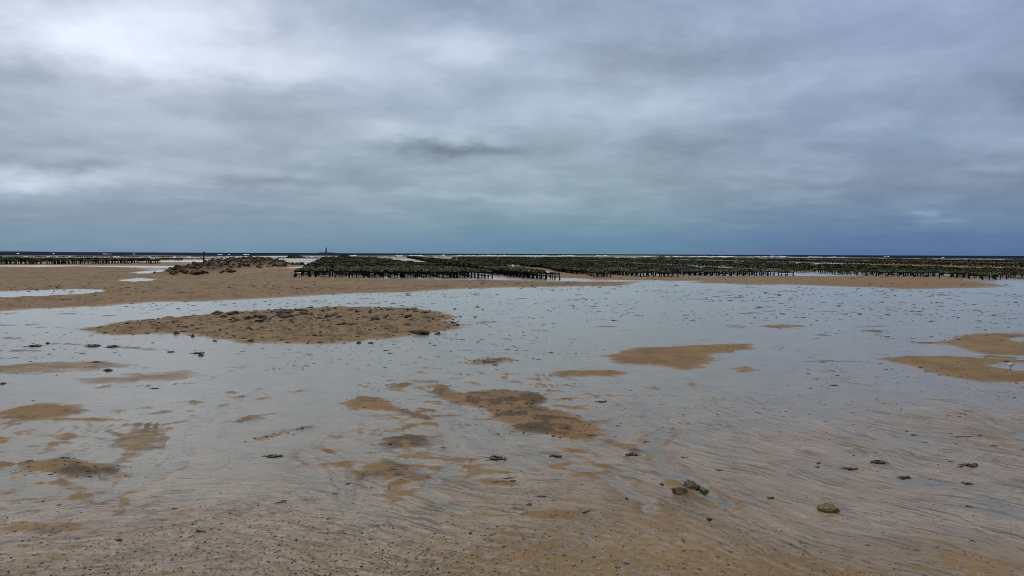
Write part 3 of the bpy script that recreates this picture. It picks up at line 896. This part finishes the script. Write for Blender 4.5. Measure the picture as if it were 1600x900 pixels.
SIMPLE = [simple_rack(k, nb, M_BAG) for k, nb in enumerate((5, 5, 4, 5))]
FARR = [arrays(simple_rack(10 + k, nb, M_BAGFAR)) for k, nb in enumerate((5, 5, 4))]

ORD = ['first', 'second', 'third', 'fourth', 'fifth', 'sixth', 'seventh', 'eighth', 'ninth', 'tenth', 'eleventh', 'twelfth', 'thirteenth', 'fourteenth', 'fifteenth', 'sixteenth', 'seventeenth', 'eighteenth', 'nineteenth', 'twentieth']


def ordw(n):
    return ORD[n] if n < len(ORD) else str(n + 1) + 'th'


slots = []           # (distance, x, y, angle, block, row, index)


def rows(block, start_pts, vp_px, end_r, fill=1.0, wob=.0):
    """lines of tables that run away from the camera towards vp_px on the horizon"""
    ux = (vp_px - 800) / F
    n = math.hypot(ux, 1); ux, uy = ux / n, 1 / n
    ang = math.atan2(-ux, uy)
    for ri, (x0, y0) in enumerate(start_pts):
        L = 0; ti = 0
        while True:
            x = x0 + ux * L; y = y0 + uy * L
            r = math.hypot(x, y)
            if r > end_r(x, y): break
            L += TL + random.choice([.3, .5, .8, 1.3])
            if abs(math.atan2(x, y)) > rad(37): continue
            if random.random() > fill: continue
            slots.append((r, x + random.uniform(-.22, .22), y, ang + random.uniform(-.02, .02), block, ri, ti))
            ti += 1


P0, P1 = at(476, 434.0), at(756, 434.6)
n1 = 11
pts = []
for i in range(n1):
    f = i / (n1 - 1)
    pts.append((P0[0] + f * (P1[0] - P0[0]), P0[1] + f * (P1[1] - P0[1]) + random.uniform(-.5, .5)))
rows('left', pts, 520, lambda x, y: 235, .95)
Q = [at(742, 423), at(735, 420), at(728, 418), at(722, 416), at(716, 414.5), at(710, 413), at(704, 411.5), at(697, 410.5)]
rows('inner', Q, 600, lambda x, y: 300, .95)
# middle block, stepping back to the left
M = [at(860, 437), at(846, 435.6), at(830, 434.6), at(812, 433.0), at(794, 431), at(776, 428.5)]
rows('middle', M, 600, lambda x, y: 270, .95)
# the right field: bands of lines with wide open lanes of sand and water between
RP = []
def lane(px, py, n_rows, pitch):
    x0, y0 = at(px, py)
    for q in range(n_rows):
        RP.append((x0 + q * pitch, y0 + random.uniform(-.8, .8)))
lane(884, 425, 1, 1.6); lane(910, 430, 2, 1.6); lane(944, 434.5, 1, 1.6); lane(988, 433.0, 1, 1.6); lane(1018, 434.5, 2, 1.7)
lane(1075, 430.5, 2, 1.7); lane(1120, 432.0, 2, 1.8); lane(1190, 431.5, 2, 1.8); lane(1400, 433.0, 3, 1.9)
y0 = 56.0
for sa, sb in ((38, 58), (78, 100), (130, 165), (200, 262)):
    xx = sa
    while xx < sb:
        RP.append((xx - .07 * y0, y0 + random.uniform(-2, 2)))
        xx += random.choice([1.7, 1.9, 2.8])
for q in range(11):
    xq, yq = at(702 + q * 19, 415.5 + .35 * q)
    RP.append((xq, yq + random.uniform(-2, 2)))
RP.sort()
rows('right', RP, 715, lambda x, y: 335, .9)
# single lines of tables far off on the left and before the surf
for (pxa, pxb, py, depth, cov) in [(-80, 190, 413.8, 9, 2.6), (110, 250, 412.2, 6, 1.8), (-80, 150, 409.5, 14, 2.0), (-80, 260, 407.6, 16, 1.6), (-60, 100, 405.0, 4, 1.4), (100, 345, 405.8, 6, 1.6), (-60, 240, 402.6, 10, 1.2), (240, 420, 403.0, 8, 1.2),
                                   (440, 560, 404.4, 8, .9), (480, 700, 402.0, 20, .7), (700, 900, 402.6, 14, .6), (1100, 1620, 404.8, 12, .5), (900, 1250, 403.4, 20, .6)]:
    xa, ya = at(pxa, py); xb, yb = at(pxb, py)
    nn = int(abs(xb - xa) / 1.6 * cov)
    for q in range(nn):
        f = (q + random.random()) / nn
        slots.append((math.hypot(xa, ya), xa + f * (xb - xa), ya + f * (yb - ya) + random.uniform(0, depth), random.choice([1.45, 1.6, .2]), 'far', 0, 0))

slots.sort()
near = [s_ for s_ in slots if s_[4] in ('left', 'middle', 'right', 'inner')][:300]
nearset = set(id(s_) for s_ in near)
rest = [s_ for s_ in slots if id(s_) not in nearset]
BLK = {'left': 'the left block', 'middle': 'the middle block', 'right': 'the right field', 'inner': 'the block behind the gap'}
cnt = {}
for k, (r, x, y, a, blk, ri, ti) in enumerate(near):
    end = 'left' if blk != 'middle' else 'right'
    place = 'front table' if ti == 0 else ordw(ti) + ' table back'
    label = f'oyster rack, {place}, {ordw(ri)} line from {end} of {BLK[blk]}'
    key = (label)
    cnt[key] = cnt.get(key, 0) + 1
    grp = 'oyster racks in ' + BLK[blk]
    z = hz(x, y)
    if k < 110:
        e = link('oyster_rack', None, None, (x, y, z)); e.rotation_euler = (0, 0, a)
        e.empty_display_size = .2
        if blk == 'right': e.scale = (1, 1, .74)
        link('frame', FRAME, e)
        for sx in (-1, 1):
            for yy in (.08, 1.5, TL - .08):
                tall = random.random() < .18
                link('leg', LEGS[1 if tall else 0], e, (sx * (TW / 2 + .028), yy, 0))
        for q in range(5):
            if random.random() < (.55 if ti < 2 else .35): continue
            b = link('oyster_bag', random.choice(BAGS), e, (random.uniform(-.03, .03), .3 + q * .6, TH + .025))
            b.rotation_euler = (0, 0, random.uniform(-.08, .08))
        o = e
    else:
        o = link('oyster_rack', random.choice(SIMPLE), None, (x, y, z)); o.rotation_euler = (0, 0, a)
        if blk == 'right': o.scale = (1, 1, .64)
    tag(o, label, 'oyster rack', grp)
zz_ = height(np.array([s_[1] for s_ in rest]), np.array([s_[2] for s_ in rest]))
xf = [(random.randrange(3), (s_[1], s_[2], max(float(z), -.05)), s_[3], (1, 1, random.uniform(.85, 1.2) * ((.9 if s_[0] < 155 else .6) if s_[4] == 'far' else .62 if s_[4] == 'right' else .9))) for s_, z in zip(rest, zz_)]
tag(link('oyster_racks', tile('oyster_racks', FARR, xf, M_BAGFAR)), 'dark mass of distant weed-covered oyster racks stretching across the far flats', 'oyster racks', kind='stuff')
print('racks', len(near), len(rest), 'dup labels', [k_ for k_, v_ in cnt.items() if v_ > 1][:5])

# ------------------------------------------------------------------ posts
def post(px, py, hpx, wid, label, lean=0.0):
    x, y = at(px, py)
    D = math.hypot(x, y); h = hpx / F * D
    bm = bmesh.new()
    segs = 8
    prev = None
    for k in range(segs + 1):
        f = k / segs
        rr = wid / 2 * (1.1 - .25 * f) * random.uniform(.9, 1.1)
        ring = [bm.verts.new((rr * math.cos(q * math.pi / 4) + .02 * math.sin(f * 7), rr * math.sin(q * math.pi / 4), -.2 + f * (h + .2))) for q in range(8)]
        if prev:
            for q in range(8):
                bm.faces.new((prev[q], prev[(q + 1) % 8], ring[(q + 1) % 8], ring[q]))
        prev = ring
    bm.faces.new(prev)
    o = link('marker_post', bm_mesh('marker_post', bm, M_WOOD), None, (x, y, hz(x, y)))
    o.rotation_euler = (0, lean, 0)
    return tag(o, label, 'post', 'posts standing on the flats')


post(318.5, 414.5, 19, .24, 'tall dark wooden marker post behind the long stone heap', .02)
post(236, 411.5, 4, .16, 'short dark stump of a post left of the tall marker post')
post(483.5, 432, 12, .12, 'lone thin stake standing above the left end of the left rack block', .03)
post(737, 428.5, 12, .12, 'thin stake near the right end of the left rack block')

# ------------------------------------------------------------------ seaweed
def weed_mesh(name, seed, mat, long=False):
    r = random.Random(seed)
    bm = bmesh.new()
    nst = 4 if long else r.randint(16, 26)
    for s in range(nst):
        a = (r.gauss(0, .18) + (math.pi if r.random() < .5 else 0)) if long else r.uniform(0, 6.28)
        L = r.uniform(.5, .95) if long else r.uniform(.12, .5)
        p = Vector((r.gauss(0, .07), r.gauss(0, .035 if long else .07), r.uniform(.02, .07)))
        n = 9
        wid = r.uniform(.02, .045)
        prev = None
        for k in range(n + 1):
            f = k / n
            w = wid * (1 - f * .8)
            h = .05 + .05 * math.sin(f * 5 + s) * (1 - f)
            d = Vector((math.cos(a), math.sin(a), 0)); nrm = Vector((-d.y, d.x, 0))
            zc = max(.004, p.z * (1 - f) + .03 * math.sin(s * 2.1 + f * 6) * (1 - f))
            q = Vector((p.x, p.y, zc))
            ring = [bm.verts.new(q + nrm * w), bm.verts.new(q + Vector((0, 0, w * .8))), bm.verts.new(q - nrm * w), bm.verts.new(q - Vector((0, 0, w * .5)))]
            if prev:
                for c in range(4):
                    bm.faces.new((prev[c], prev[(c + 1) % 4], ring[(c + 1) % 4], ring[c]))
            prev = ring
            p += d * L / n
            a += r.gauss(0, .16 if long else .45)
    if not long:
        for q in range(5):
            rr = bmesh.ops.create_icosphere(bm, subdivisions=2, radius=r.uniform(.05, .11))
            c = Vector((r.gauss(0, .12), r.gauss(0, .09), .03))
            for v in rr['verts']:
                v.co = v.co * (1 + .5 * mnoise.noise(v.co * 14 + c * 50)); v.co.z *= .7; v.co += c
    bmesh.ops.recalc_face_normals(bm, faces=bm.faces[:])
    return bm_mesh(name, bm, mat, True)


WEED = [weed_mesh('seaweed_clump', k, M_WEED) for k in range(5)] + [weed_mesh('seaweed_clump', 9 + k, M_WEEDG) for k in range(2)]
WEEDL = [weed_mesh('seaweed_strand', 20 + k, M_WEED, True) for k in range(4)]
WEEDRED = weed_mesh('seaweed_strand', 33, M_WEEDR, True)


def put_weed(me, px, py, wpx, label, group='pieces of seaweed on the sand', name='seaweed_clump', tilt=0.0, xy=None, flat=1.0):
    x, y = xy or at(px, py)
    D = math.hypot(x, y)
    s = wpx / F * D / (1.3 if 'strand' in name else .62)
    o = link(name, me, None, (x, y, max(hz(x, y), -.001) - .002))
    o.scale = (s, s * flat, s * .8); o.rotation_euler = (0, 0, tilt)
    return tag(o, label, 'seaweed', group)


WL = [
    (775, 716, 32, 'widest black seaweed clump, on the wet sand below the centre sandbank', 0), (868, 713, 20, 'dark green seaweed tuft right of the widest black clump', 5),
    (987, 711, 24, 'brown seaweed clump at the lower tip of the centre sandbank', 1), (844, 777, 12, 'dark seaweed knot left above the little sand scarp', 2),
    (828, 789, 12, 'thin seaweed scrap just left above the little sand scarp', 6), (802, 752, 14, 'seaweed knot at the end of two dark strands below the centre', 3),
    (1124, 735, 11, 'small olive tuft on the wet sand above the close trio of stones', 6), (1427, 680, 11, 'small black tuft on rilled wet sand below the right sandbank', 0),
    (1372, 723, 24, 'dark strung-out weed right of the two small tufts, right foreground', 1), (1328, 733, 16, 'dark weed scrap left of the strung-out weed, right foreground', 2),
    (1280, 724, 10, 'upper one of two small tufts close together, right foreground', 3), (1278, 730, 8, 'lower one of two small tufts close together, right foreground', 4),
    (1413, 747, 20, 'brown arched weed piece above the yellow-green stone', 5), (1513, 728, 24, 'dark seaweed clump near the right edge, upper one', 2),
    (1512, 756, 14, 'olive weed scrap below the dark clump near the right edge', 6), (1206, 779, 14, 'flat black weed right of the green stone', 3),
    (1513, 791, 12, 'dark weed lump at the right, level with the yellow-green stone', 0), (1519, 846, 9, 'black weed lump near the lower right corner', 1),
    (445, 783, 12, 'black seaweed knot beside a long loop in the left foreground', 4), (311, 831, 18, 'large black seaweed lump on gritty sand, lower left', 0),
    (347, 819, 10, 'round dark weed lump right above the large black lump', 1), (258, 858, 6, 'small weed lump left below the large black lump', 2),
    (273, 796, 11, 'forked dark weed scrap in the left foreground', 3), (186, 844, 12, 'dark crooked weed scrap left of the large black lump', 6),
    (92, 789, 9, 'right dark weed scrap of a near pair at far left', 1), (100, 716, 12, 'dark weed on the upper rim of the left foreground sand patch', 2),
    (80, 741, 8, 'dark lump under the left foreground sand patch', 4), (430, 838, 9, 'dark weed lump right of the round lump on gritty sand', 3),
    (977, 882, 12, 'crooked black weed at the bottom edge right of centre', 0), (963, 888, 10, 'weed scrap left of the crooked black one at the bottom edge', 2),
    (1355, 853, 8, 'small dark tuft on rilled sand in the lower right', 5), (1283, 864, 7, 'tiny dark tuft at the lower right, left of another', 6),
    (400, 537, 0, '', 0), (140, 537, 0, '', 0),
    (610, 695, 10, 'black weed scrap between the faint sand patches, centre left', 0), (425, 713, 22, 'long flat dark weed below the left centre sand streak', 2),
    (550, 620, 0, '', 0), (732, 585, 6, 'small dark lump above the centre sandbank', 1), (732, 625, 7, 'dark lump on the left arm of the centre sandbank', 3),
    (702, 634, 5, 'dark lump just under the left arm of the centre sandbank', 4), (938, 628, 15, 'dark flat weed right of the centre sandbank', 2),
    (778, 678, 9, 'small dark tuft under the lower edge of the centre sandbank', 1), (1302, 602, 9, 'dark scrap on the channel below the right water sheet', 2),
    (545, 756, 12, 'dark weed streak below the left of the faint sand patch', 3), (522, 772, 9, 'small dark scrap lower left of the faint sand patch', 1),
    (580, 762, 7, 'small dark scrap right of another below the faint sand patch', 0), (308, 552, 14, 'black weed beside the knobbly stone in the water', 2),
    (145, 541, 22, 'left black weed of a pair floating below the rocky sandbank', 1), (178, 542, 20, 'right black weed of a pair floating below the rocky sandbank', 3),
    (268, 550, 12, 'short black weed left of the knobbly stone in the water', 4), (150, 567, 13, 'black weed on the pale sand strip above the reddish stone', 0),
    (240, 607, 10, 'dark weed under the rippled sand strip at the left', 2), (55, 541, 18, 'dark weed streak in shallow water at far left', 1),
]
for i, (px, py, w, lab, mi) in enumerate(WL):
    if w: put_weed(WEED[mi], px, py, w * 1.1, lab, tilt=random.uniform(-.5, .5), flat=.8)
for px, py, w, lab, mi, tl in [
    (912, 804, 38, 'black strand along the edge of the little sand scarp', 0, .75), (790, 748, 36, 'upper one of two thin parallel black strands below the centre', 1, .12),
    (786, 755, 30, 'lower one of two thin parallel black strands below the centre', 2, -.1), (435, 786, 34, 'long looping strand in the left foreground', 3, .05),
    (1065, 715, 24, 'thin straight strand right of the centre sandbank', 0, -.15), (1090, 710, 14, 'short thin strand up right of the straight one', 1, -.4),
    (1147, 724, 11, 'short black stick-like strand above the trio of stones', 2, .05), (1007, 691, 26, 'black strand across the channel right of the centre sandbank', 3, .35),
    (920, 683, 28, 'black strand on the lower right rim of the centre sandbank', 1, .35), (80, 832, 16, 'thin strand on gritty sand in the lower left', 0, .3),
    (615, 737, 26, 'upper of two strands on the faint sand patch, centre left', 2, .1), (618, 744, 26, 'lower of two strands on the faint sand patch, centre left', 1, .0),
    (690, 700, 22, 'straight black strand above the widest clump', 3, .05), (135, 740, 18, 'arched dark strand under the left foreground sand patch', 0, .1),
    (1522, 676, 0, '', 0, 0), (1508, 683, 26, 'dark crooked strand near the right edge, highest of the weed there', 2, -.3), (520, 878, 20, 'dark strand at the bottom edge left of centre', 1, .3)]:
    if w: put_weed(WEEDL[mi], px, py, w * 1.1, lab, name='seaweed_strand', tilt=tl, flat=.8)
put_weed(WEEDRED, 1022, 749, 22, 'dark red seaweed strand left above the close trio of stones', name='seaweed_strand', tilt=.05)

# ------------------------------------------------------------------ shells
def shell_mesh(seed):
    bm = bmesh.new()
    n = 14
    c = bm.verts.new((0, -.45, .10)); ring = []
    for k in range(n + 1):
        a = math.pi * (k / n) * 1.15 - .22
        rr = .5 * (1 + .05 * (k % 2))
        ring.append((bm.verts.new((rr * .55 * math.cos(a), -.1 + rr * .5 * math.sin(a), .20 + .03 * (k % 2))), bm.verts.new((rr * math.cos(a), -.05 + rr * math.sin(a), .02))))
    for k in range(n):
        bm.faces.new((c, ring[k][0], ring[k + 1][0])); bm.faces.new((ring[k][0], ring[k][1], ring[k + 1][1], ring[k + 1][0]))
    bmesh.ops.solidify(bm, geom=bm.faces[:], thickness=.05)
    return bm_mesh('shell', bm, M_SHELL, True)


SH = shell_mesh(0)
for px, py, w, lab in [(895, 885, 9, 'white elongated shell at the bottom edge, left one of a near pair'), (937, 891, 5, 'small white shell at the bottom edge, right one of a near pair'),
                       (54, 868, 6, 'white shell on gritty sand in the lower left corner'), (512, 843, 5, 'white shell on gritty sand left of the bottom centre'),
                       (1186, 858, 4, 'small white shell on rilled sand right of the bottom centre'), (1476, 812, 3, 'tiny white shell on rilled sand at the right'),
                       (635, 795, 3, 'tiny white shell on smooth damp sand below the centre')]:
    x, y = at(px, py); s = w / F * math.hypot(x, y)
    o = link('shell', SH, None, (x, y, hz(x, y) + .001)); o.scale = (s, s, s); o.rotation_euler = (0, 0, random.uniform(0, 6.28))
    tag(o, lab, 'shell', 'white shells on the sand')

# ------------------------------------------------------------------ bird: a small pale wader
def build_bird(px, py, label):
    x, y = at(px, py)
    e = link('wading_bird', None, None, (x, y, max(hz(x, y), 0.0)))
    e.empty_display_size = .05
    S = .118 / .16
    e.scale = (S, S, S)
    def loft(name, prof, mat, parent=e):
        bm = bmesh.new(); prev = None; n = 16
        for (cx, cz, ry, rz) in prof:
            ring = [bm.verts.new((cx, ry * math.cos(2 * math.pi * q / n), cz + rz * math.sin(2 * math.pi * q / n))) for q in range(n)]
            if prev:
                for q in range(n): bm.faces.new((prev[q], prev[(q + 1) % n], ring[(q + 1) % n], ring[q]))
            prev = ring
        bmesh.ops.recalc_face_normals(bm, faces=bm.faces[:])
        return link(name, bm_mesh(name, bm, mat, True), parent)
    # head points to -x
    loft('body', [(-.083, .118, .001, .001), (-.080, .118, .010, .011), (-.070, .121, .015, .016), (-.058, .119, .016, .017), (-.048, .110, .018, .021), (-.035, .098, .026, .029), (-.012, .090, .032, .034),
                  (.015, .090, .031, .031), (.04, .094, .023, .022), (.06, .099, .013, .011), (.076, .102, .007, .004), (.08, .102, .001, .001)], M_BIRDW)
    for s in (-1, 1):
        bm = bmesh.new()
        bmesh.ops.create_uvsphere(bm, u_segments=14, v_segments=9, radius=1)
        for v in bm.verts:
            f = (v.co.x + 1) / 2
            v.co = Vector((v.co.x * .052 + .018, s * (.027 + .008 * (1 - f)) + v.co.y * .008 - s * .012 * f, .100 + v.co.z * .022 * (1 - .6 * f) + .004 * f))
        link('wing', bm_mesh('wing', bm, M_BIRDG, True), e)
        bm = bmesh.new()
        bmesh.ops.create_uvsphere(bm, u_segments=8, v_segments=6, radius=.0026)
        link('eye', bm_mesh('eye', bm, M_BIRDB, True), e, (-.070, s * .0135, .124))
        bm = bmesh.new()
        prev = None
        for (cx, cz, rr) in [(.002, .064, .0052), (.006, .045, .0034), (.010, .030, .0030), (.006, .015, .0026), (.003, .002, .0030)]:
            ring = [bm.verts.new((cx + s * .014 + rr * math.cos(q * math.pi / 3), s * .012 + rr * math.sin(q * math.pi / 3), cz)) for q in range(6)]
            if prev:
                for q in range(6): bm.faces.new((prev[q], prev[(q + 1) % 6], ring[(q + 1) % 6], ring[q]))
            prev = ring
        for ta in (-.6, 0, .6):
            box(bm, .003 + s * .014 - .009 * math.cos(ta), s * .012 + .009 * math.sin(ta), .0022, .018, .0034, .003, Matrix.Rotation(-ta, 3, 'Z'))
        bmesh.ops.recalc_face_normals(bm, faces=bm.faces[:])
        link('leg', bm_mesh('leg', bm, M_BIRDB), e)
    loft('beak', [(-.079, .1165, .0042, .0042), (-.095, .1150, .0030, .003), (-.112, .1125, .0012, .0012), (-.113, .1124, .0002, .0002)], M_BIRDB)
    loft('tail', [(.058, .101, .010, .005), (.085, .104, .012, .003), (.098, .105, .008, .0012)], M_BIRDB)
    tag(e, label, 'bird')
    return e


build_bird(1579, 577.5, 'small white and grey wading bird standing in a puddle by the right sandbank')

# ------------------------------------------------------------------ specks too many to count
SP = [arrays(rock_mesh('speck', 70 + k, M_GRAVEL, 1, .5, .5)) for k in range(4)]
xf = []
for _ in range(4200):                     # grit and crumbs at the camera's feet
    px = random.gauss(430, 270); py = 905 - abs(random.gauss(0, 62)) + random.uniform(-20, 40)
    if random.random() < .16: px = random.uniform(-50, 1650); py = random.uniform(700, 920)
    x, y = at(px, py)
    if y < 3.2: continue
    s = random.choice([.004, .005, .006, .007, .009, .013]) * random.uniform(.7, 1.2)
    xf.append((random.randrange(4), (x, y), random.uniform(0, 6.28), (s * random.uniform(1, 2.2), s, s)))
for _ in range(12000):                     # weed crumbs strewn over the water sheet further off
    r = 7 * (44 / 7) ** (random.random() ** .7)
    a = random.uniform(-36, 36); X = r * math.sin(rad(a)); Y = r * math.cos(rad(a))
    dens = float(perlin(np.array([X / 7.0]), np.array([Y / 4.0]), 92)[0]) + .004 * a + .05
    if random.random() > .46 + 2.2 * dens: continue
    s = random.choice([.010, .013, .016, .02, .028, .036, .06]) * random.uniform(.6, 1.2) * (r / 20)
    xf.append((random.randrange(4), (X, Y), random.uniform(-.5, .5), (s * random.uniform(1.2, 3.5), s, s * .8)))
for bi, nb, smin, smax in ((1, 900, .03, .11), (0, 1500, .05, .16), (7, 260, .012, .04), (9, 90, .012, .03), (13, 70, .01, .03), (16, 90, .01, .03), (4, 60, .02, .04), (5, 60, .02, .04), (2, 60, .02, .06), (21, 150, .08, .2)):
    pl = BANKS_W[bi][0]
    bx = [p[0] for p in pl]; by = [p[1] for p in pl]
    for _ in range(nb):
        X = random.uniform(min(bx), max(bx)); Y = random.uniform(min(by), max(by))
        if abs(math.atan2(X, Y)) > rad(37) or float(poly_sd(pl, np.array([X]), np.array([Y]))[0]) < 0: continue
        s = random.uniform(smin, smax) * random.uniform(.5, 1)
        xf.append((random.randrange(4), (X, Y), random.uniform(-.6, .6), (s * random.uniform(1, 2.6), s, s)))
xy = np.array([q[1] for q in xf]); zs = np.maximum(height(xy[:, 0].copy(), xy[:, 1].copy()), -.001)
xf = [(a_, (p_[0], p_[1], float(z_)), r_, s_) for (a_, p_, r_, s_), z_ in zip(xf, zs)]
tag(link('seaweed_crumbs', tile('seaweed_crumbs', SP, xf, M_GRAVEL)), 'dark crumbs of weed and grit strewn all over the wet flats', 'debris', kind='stuff')

# ------------------------------------------------------------------ surf, islet, lighthouse
def surf():
    VV = []; FF = []; n = 0
    for (pa, pb, r, h) in [(1070, 1150, 640, .45), (1165, 1240, 600, .4), (1250, 1330, 640, .35), (1000, 1020, 560, .45), (1036, 1046, 560, .4), (1052, 1066, 560, .45), (745, 800, 700, .5), (812, 860, 660, .35), (690, 700, 640, .5), (712, 745, 640, .45), (617, 630, 560, .4), (638, 662, 560, .4), (545, 560, 520, .5), (1120, 1150, 760, .5), (870, 900, 780, .5), (930, 950, 780, .5), (1470, 1476, 560, .8),
                           (26, 31, 700, 1.0), (82, 86, 760, 1.1), (160, 175, 700, .7), (208, 212, 700, .7), (340, 348, 620, .7), (356, 360, 700, .7), (380, 390, 640, .6), (1380, 1390, 800, .9), (1200, 1230, 900, .6)]:
        a0 = math.atan((pa - 800) / F); a1 = math.atan((pb - 800) / F)
        m = max(6, int((a1 - a0) * r / 1.5))
        for k in range(m + 1):
            a = a0 + (a1 - a0) * k / m
            e = min(k, m - k) / (m * .5)
            hh = min(h, .5) * min(1, e * 3) * (.2 + 1.0 * random.random()) + .02
            rr = r + 14 * math.sin(a * 40) + random.uniform(-1, 1)
            for (dr, z) in ((-5, .06), (-1.5, hh * .7), (0, hh), (2, hh * .5), (5, .06)):
                VV.append(((rr + dr) * math.sin(a), (rr + dr) * math.cos(a), z + .05))
            if k < m:
                for q in range(4):
                    b = n + k * 5 + q
                    FF.append((b, b + 5, b + 6, b + 1))
        n += (m + 1) * 5
    tag(link('surf', grid_mesh('surf', np.array(VV), np.array(FF), M_FOAM)), 'white breaking surf along the far low-water line', 'surf', kind='stuff')


surf()


def islet_and_lighthouse():
    D = 4200.0
    x, y = at(510.5, 396); a = math.atan2(x, y)
    cx, cy = D * math.sin(a), D * math.cos(a)
    bm = bmesh.new()
    bmesh.ops.create_icosphere(bm, subdivisions=4, radius=1)
    for v in bm.verts:
        n = mnoise.fractal(v.co * 2.5, 1, 2, 4)
        v.co = Vector((v.co.x * 52 * (1 + .2 * n), v.co.y * 40, v.co.z * 5.2 * (1 + .35 * n)))
    o = link('islet', bm_mesh('islet', bm, M_ISLET, True), None, (cx, cy, 0)); tag(o, kind='structure')
    e = link('lighthouse', None, None, (cx - 3, cy, 4.6))
    tag(e, 'slim dark lighthouse standing on the low islet at the horizon', 'lighthouse')

    def lathe(name, prof, mat, seg=24, parent=e):
        bm = bmesh.new(); prev = None
        for rr, z in prof:
            ring = [bm.verts.new((rr * math.cos(2 * math.pi * q / seg), rr * math.sin(2 * math.pi * q / seg), z)) for q in range(seg)]
            if prev:
                for q in range(seg): bm.faces.new((prev[q], prev[(q + 1) % seg], ring[(q + 1) % seg], ring[q]))
            prev = ring
        bm.faces.new(prev)
        return link(name, bm_mesh(name, bm, mat, True), parent)
    lathe('base', [(6.4, -2), (6.4, 2.5), (5.6, 2.6), (5.6, 4)], M_STONE)
    tw = lathe('tower', [(4.2, 4), (3.6, 10), (3.1, 18), (2.8, 23)], M_STONE)
    lathe('gallery', [(2.8, 23.01), (3.7, 23.6), (3.7, 24.2), (3.4, 24.2)], M_STONE)
    lathe('lantern', [(1.9, 24.21), (1.9, 26.6)], M_ISLET)
    lathe('lantern_roof', [(2.3, 26.61), (1.7, 27.6), (.5, 28.4), (.12, 28.6), (.12, 30.0)], M_STONE)
    # far low coast, left
    bm = bmesh.new()
    R2 = 9000
    prev = None
    for k in range(60):
        px = -60 + k * 3.2
        f = k / 59
        aa = math.atan((px - 800) / F)
        h = 1 + 15 * (1 - f) * (1 + .4 * mnoise.noise(Vector((k * .35, 0, 0)))) * (1 if k < 50 else (59 - k) / 9)
        pts = [(R2 - 120, 0), (R2 - 30, h), (R2 + 30, h), (R2 + 120, 0)]
        ring = [bm.verts.new((q * math.sin(aa), q * math.cos(aa), z)) for q, z in pts]
        if prev:
            for c in range(3): bm.faces.new((prev[c], ring[c], ring[c + 1], prev[c + 1]))
        prev = ring
    tag(link('hills', bm_mesh('hills', bm, M_STONE, True)), kind='structure')


islet_and_lighthouse()
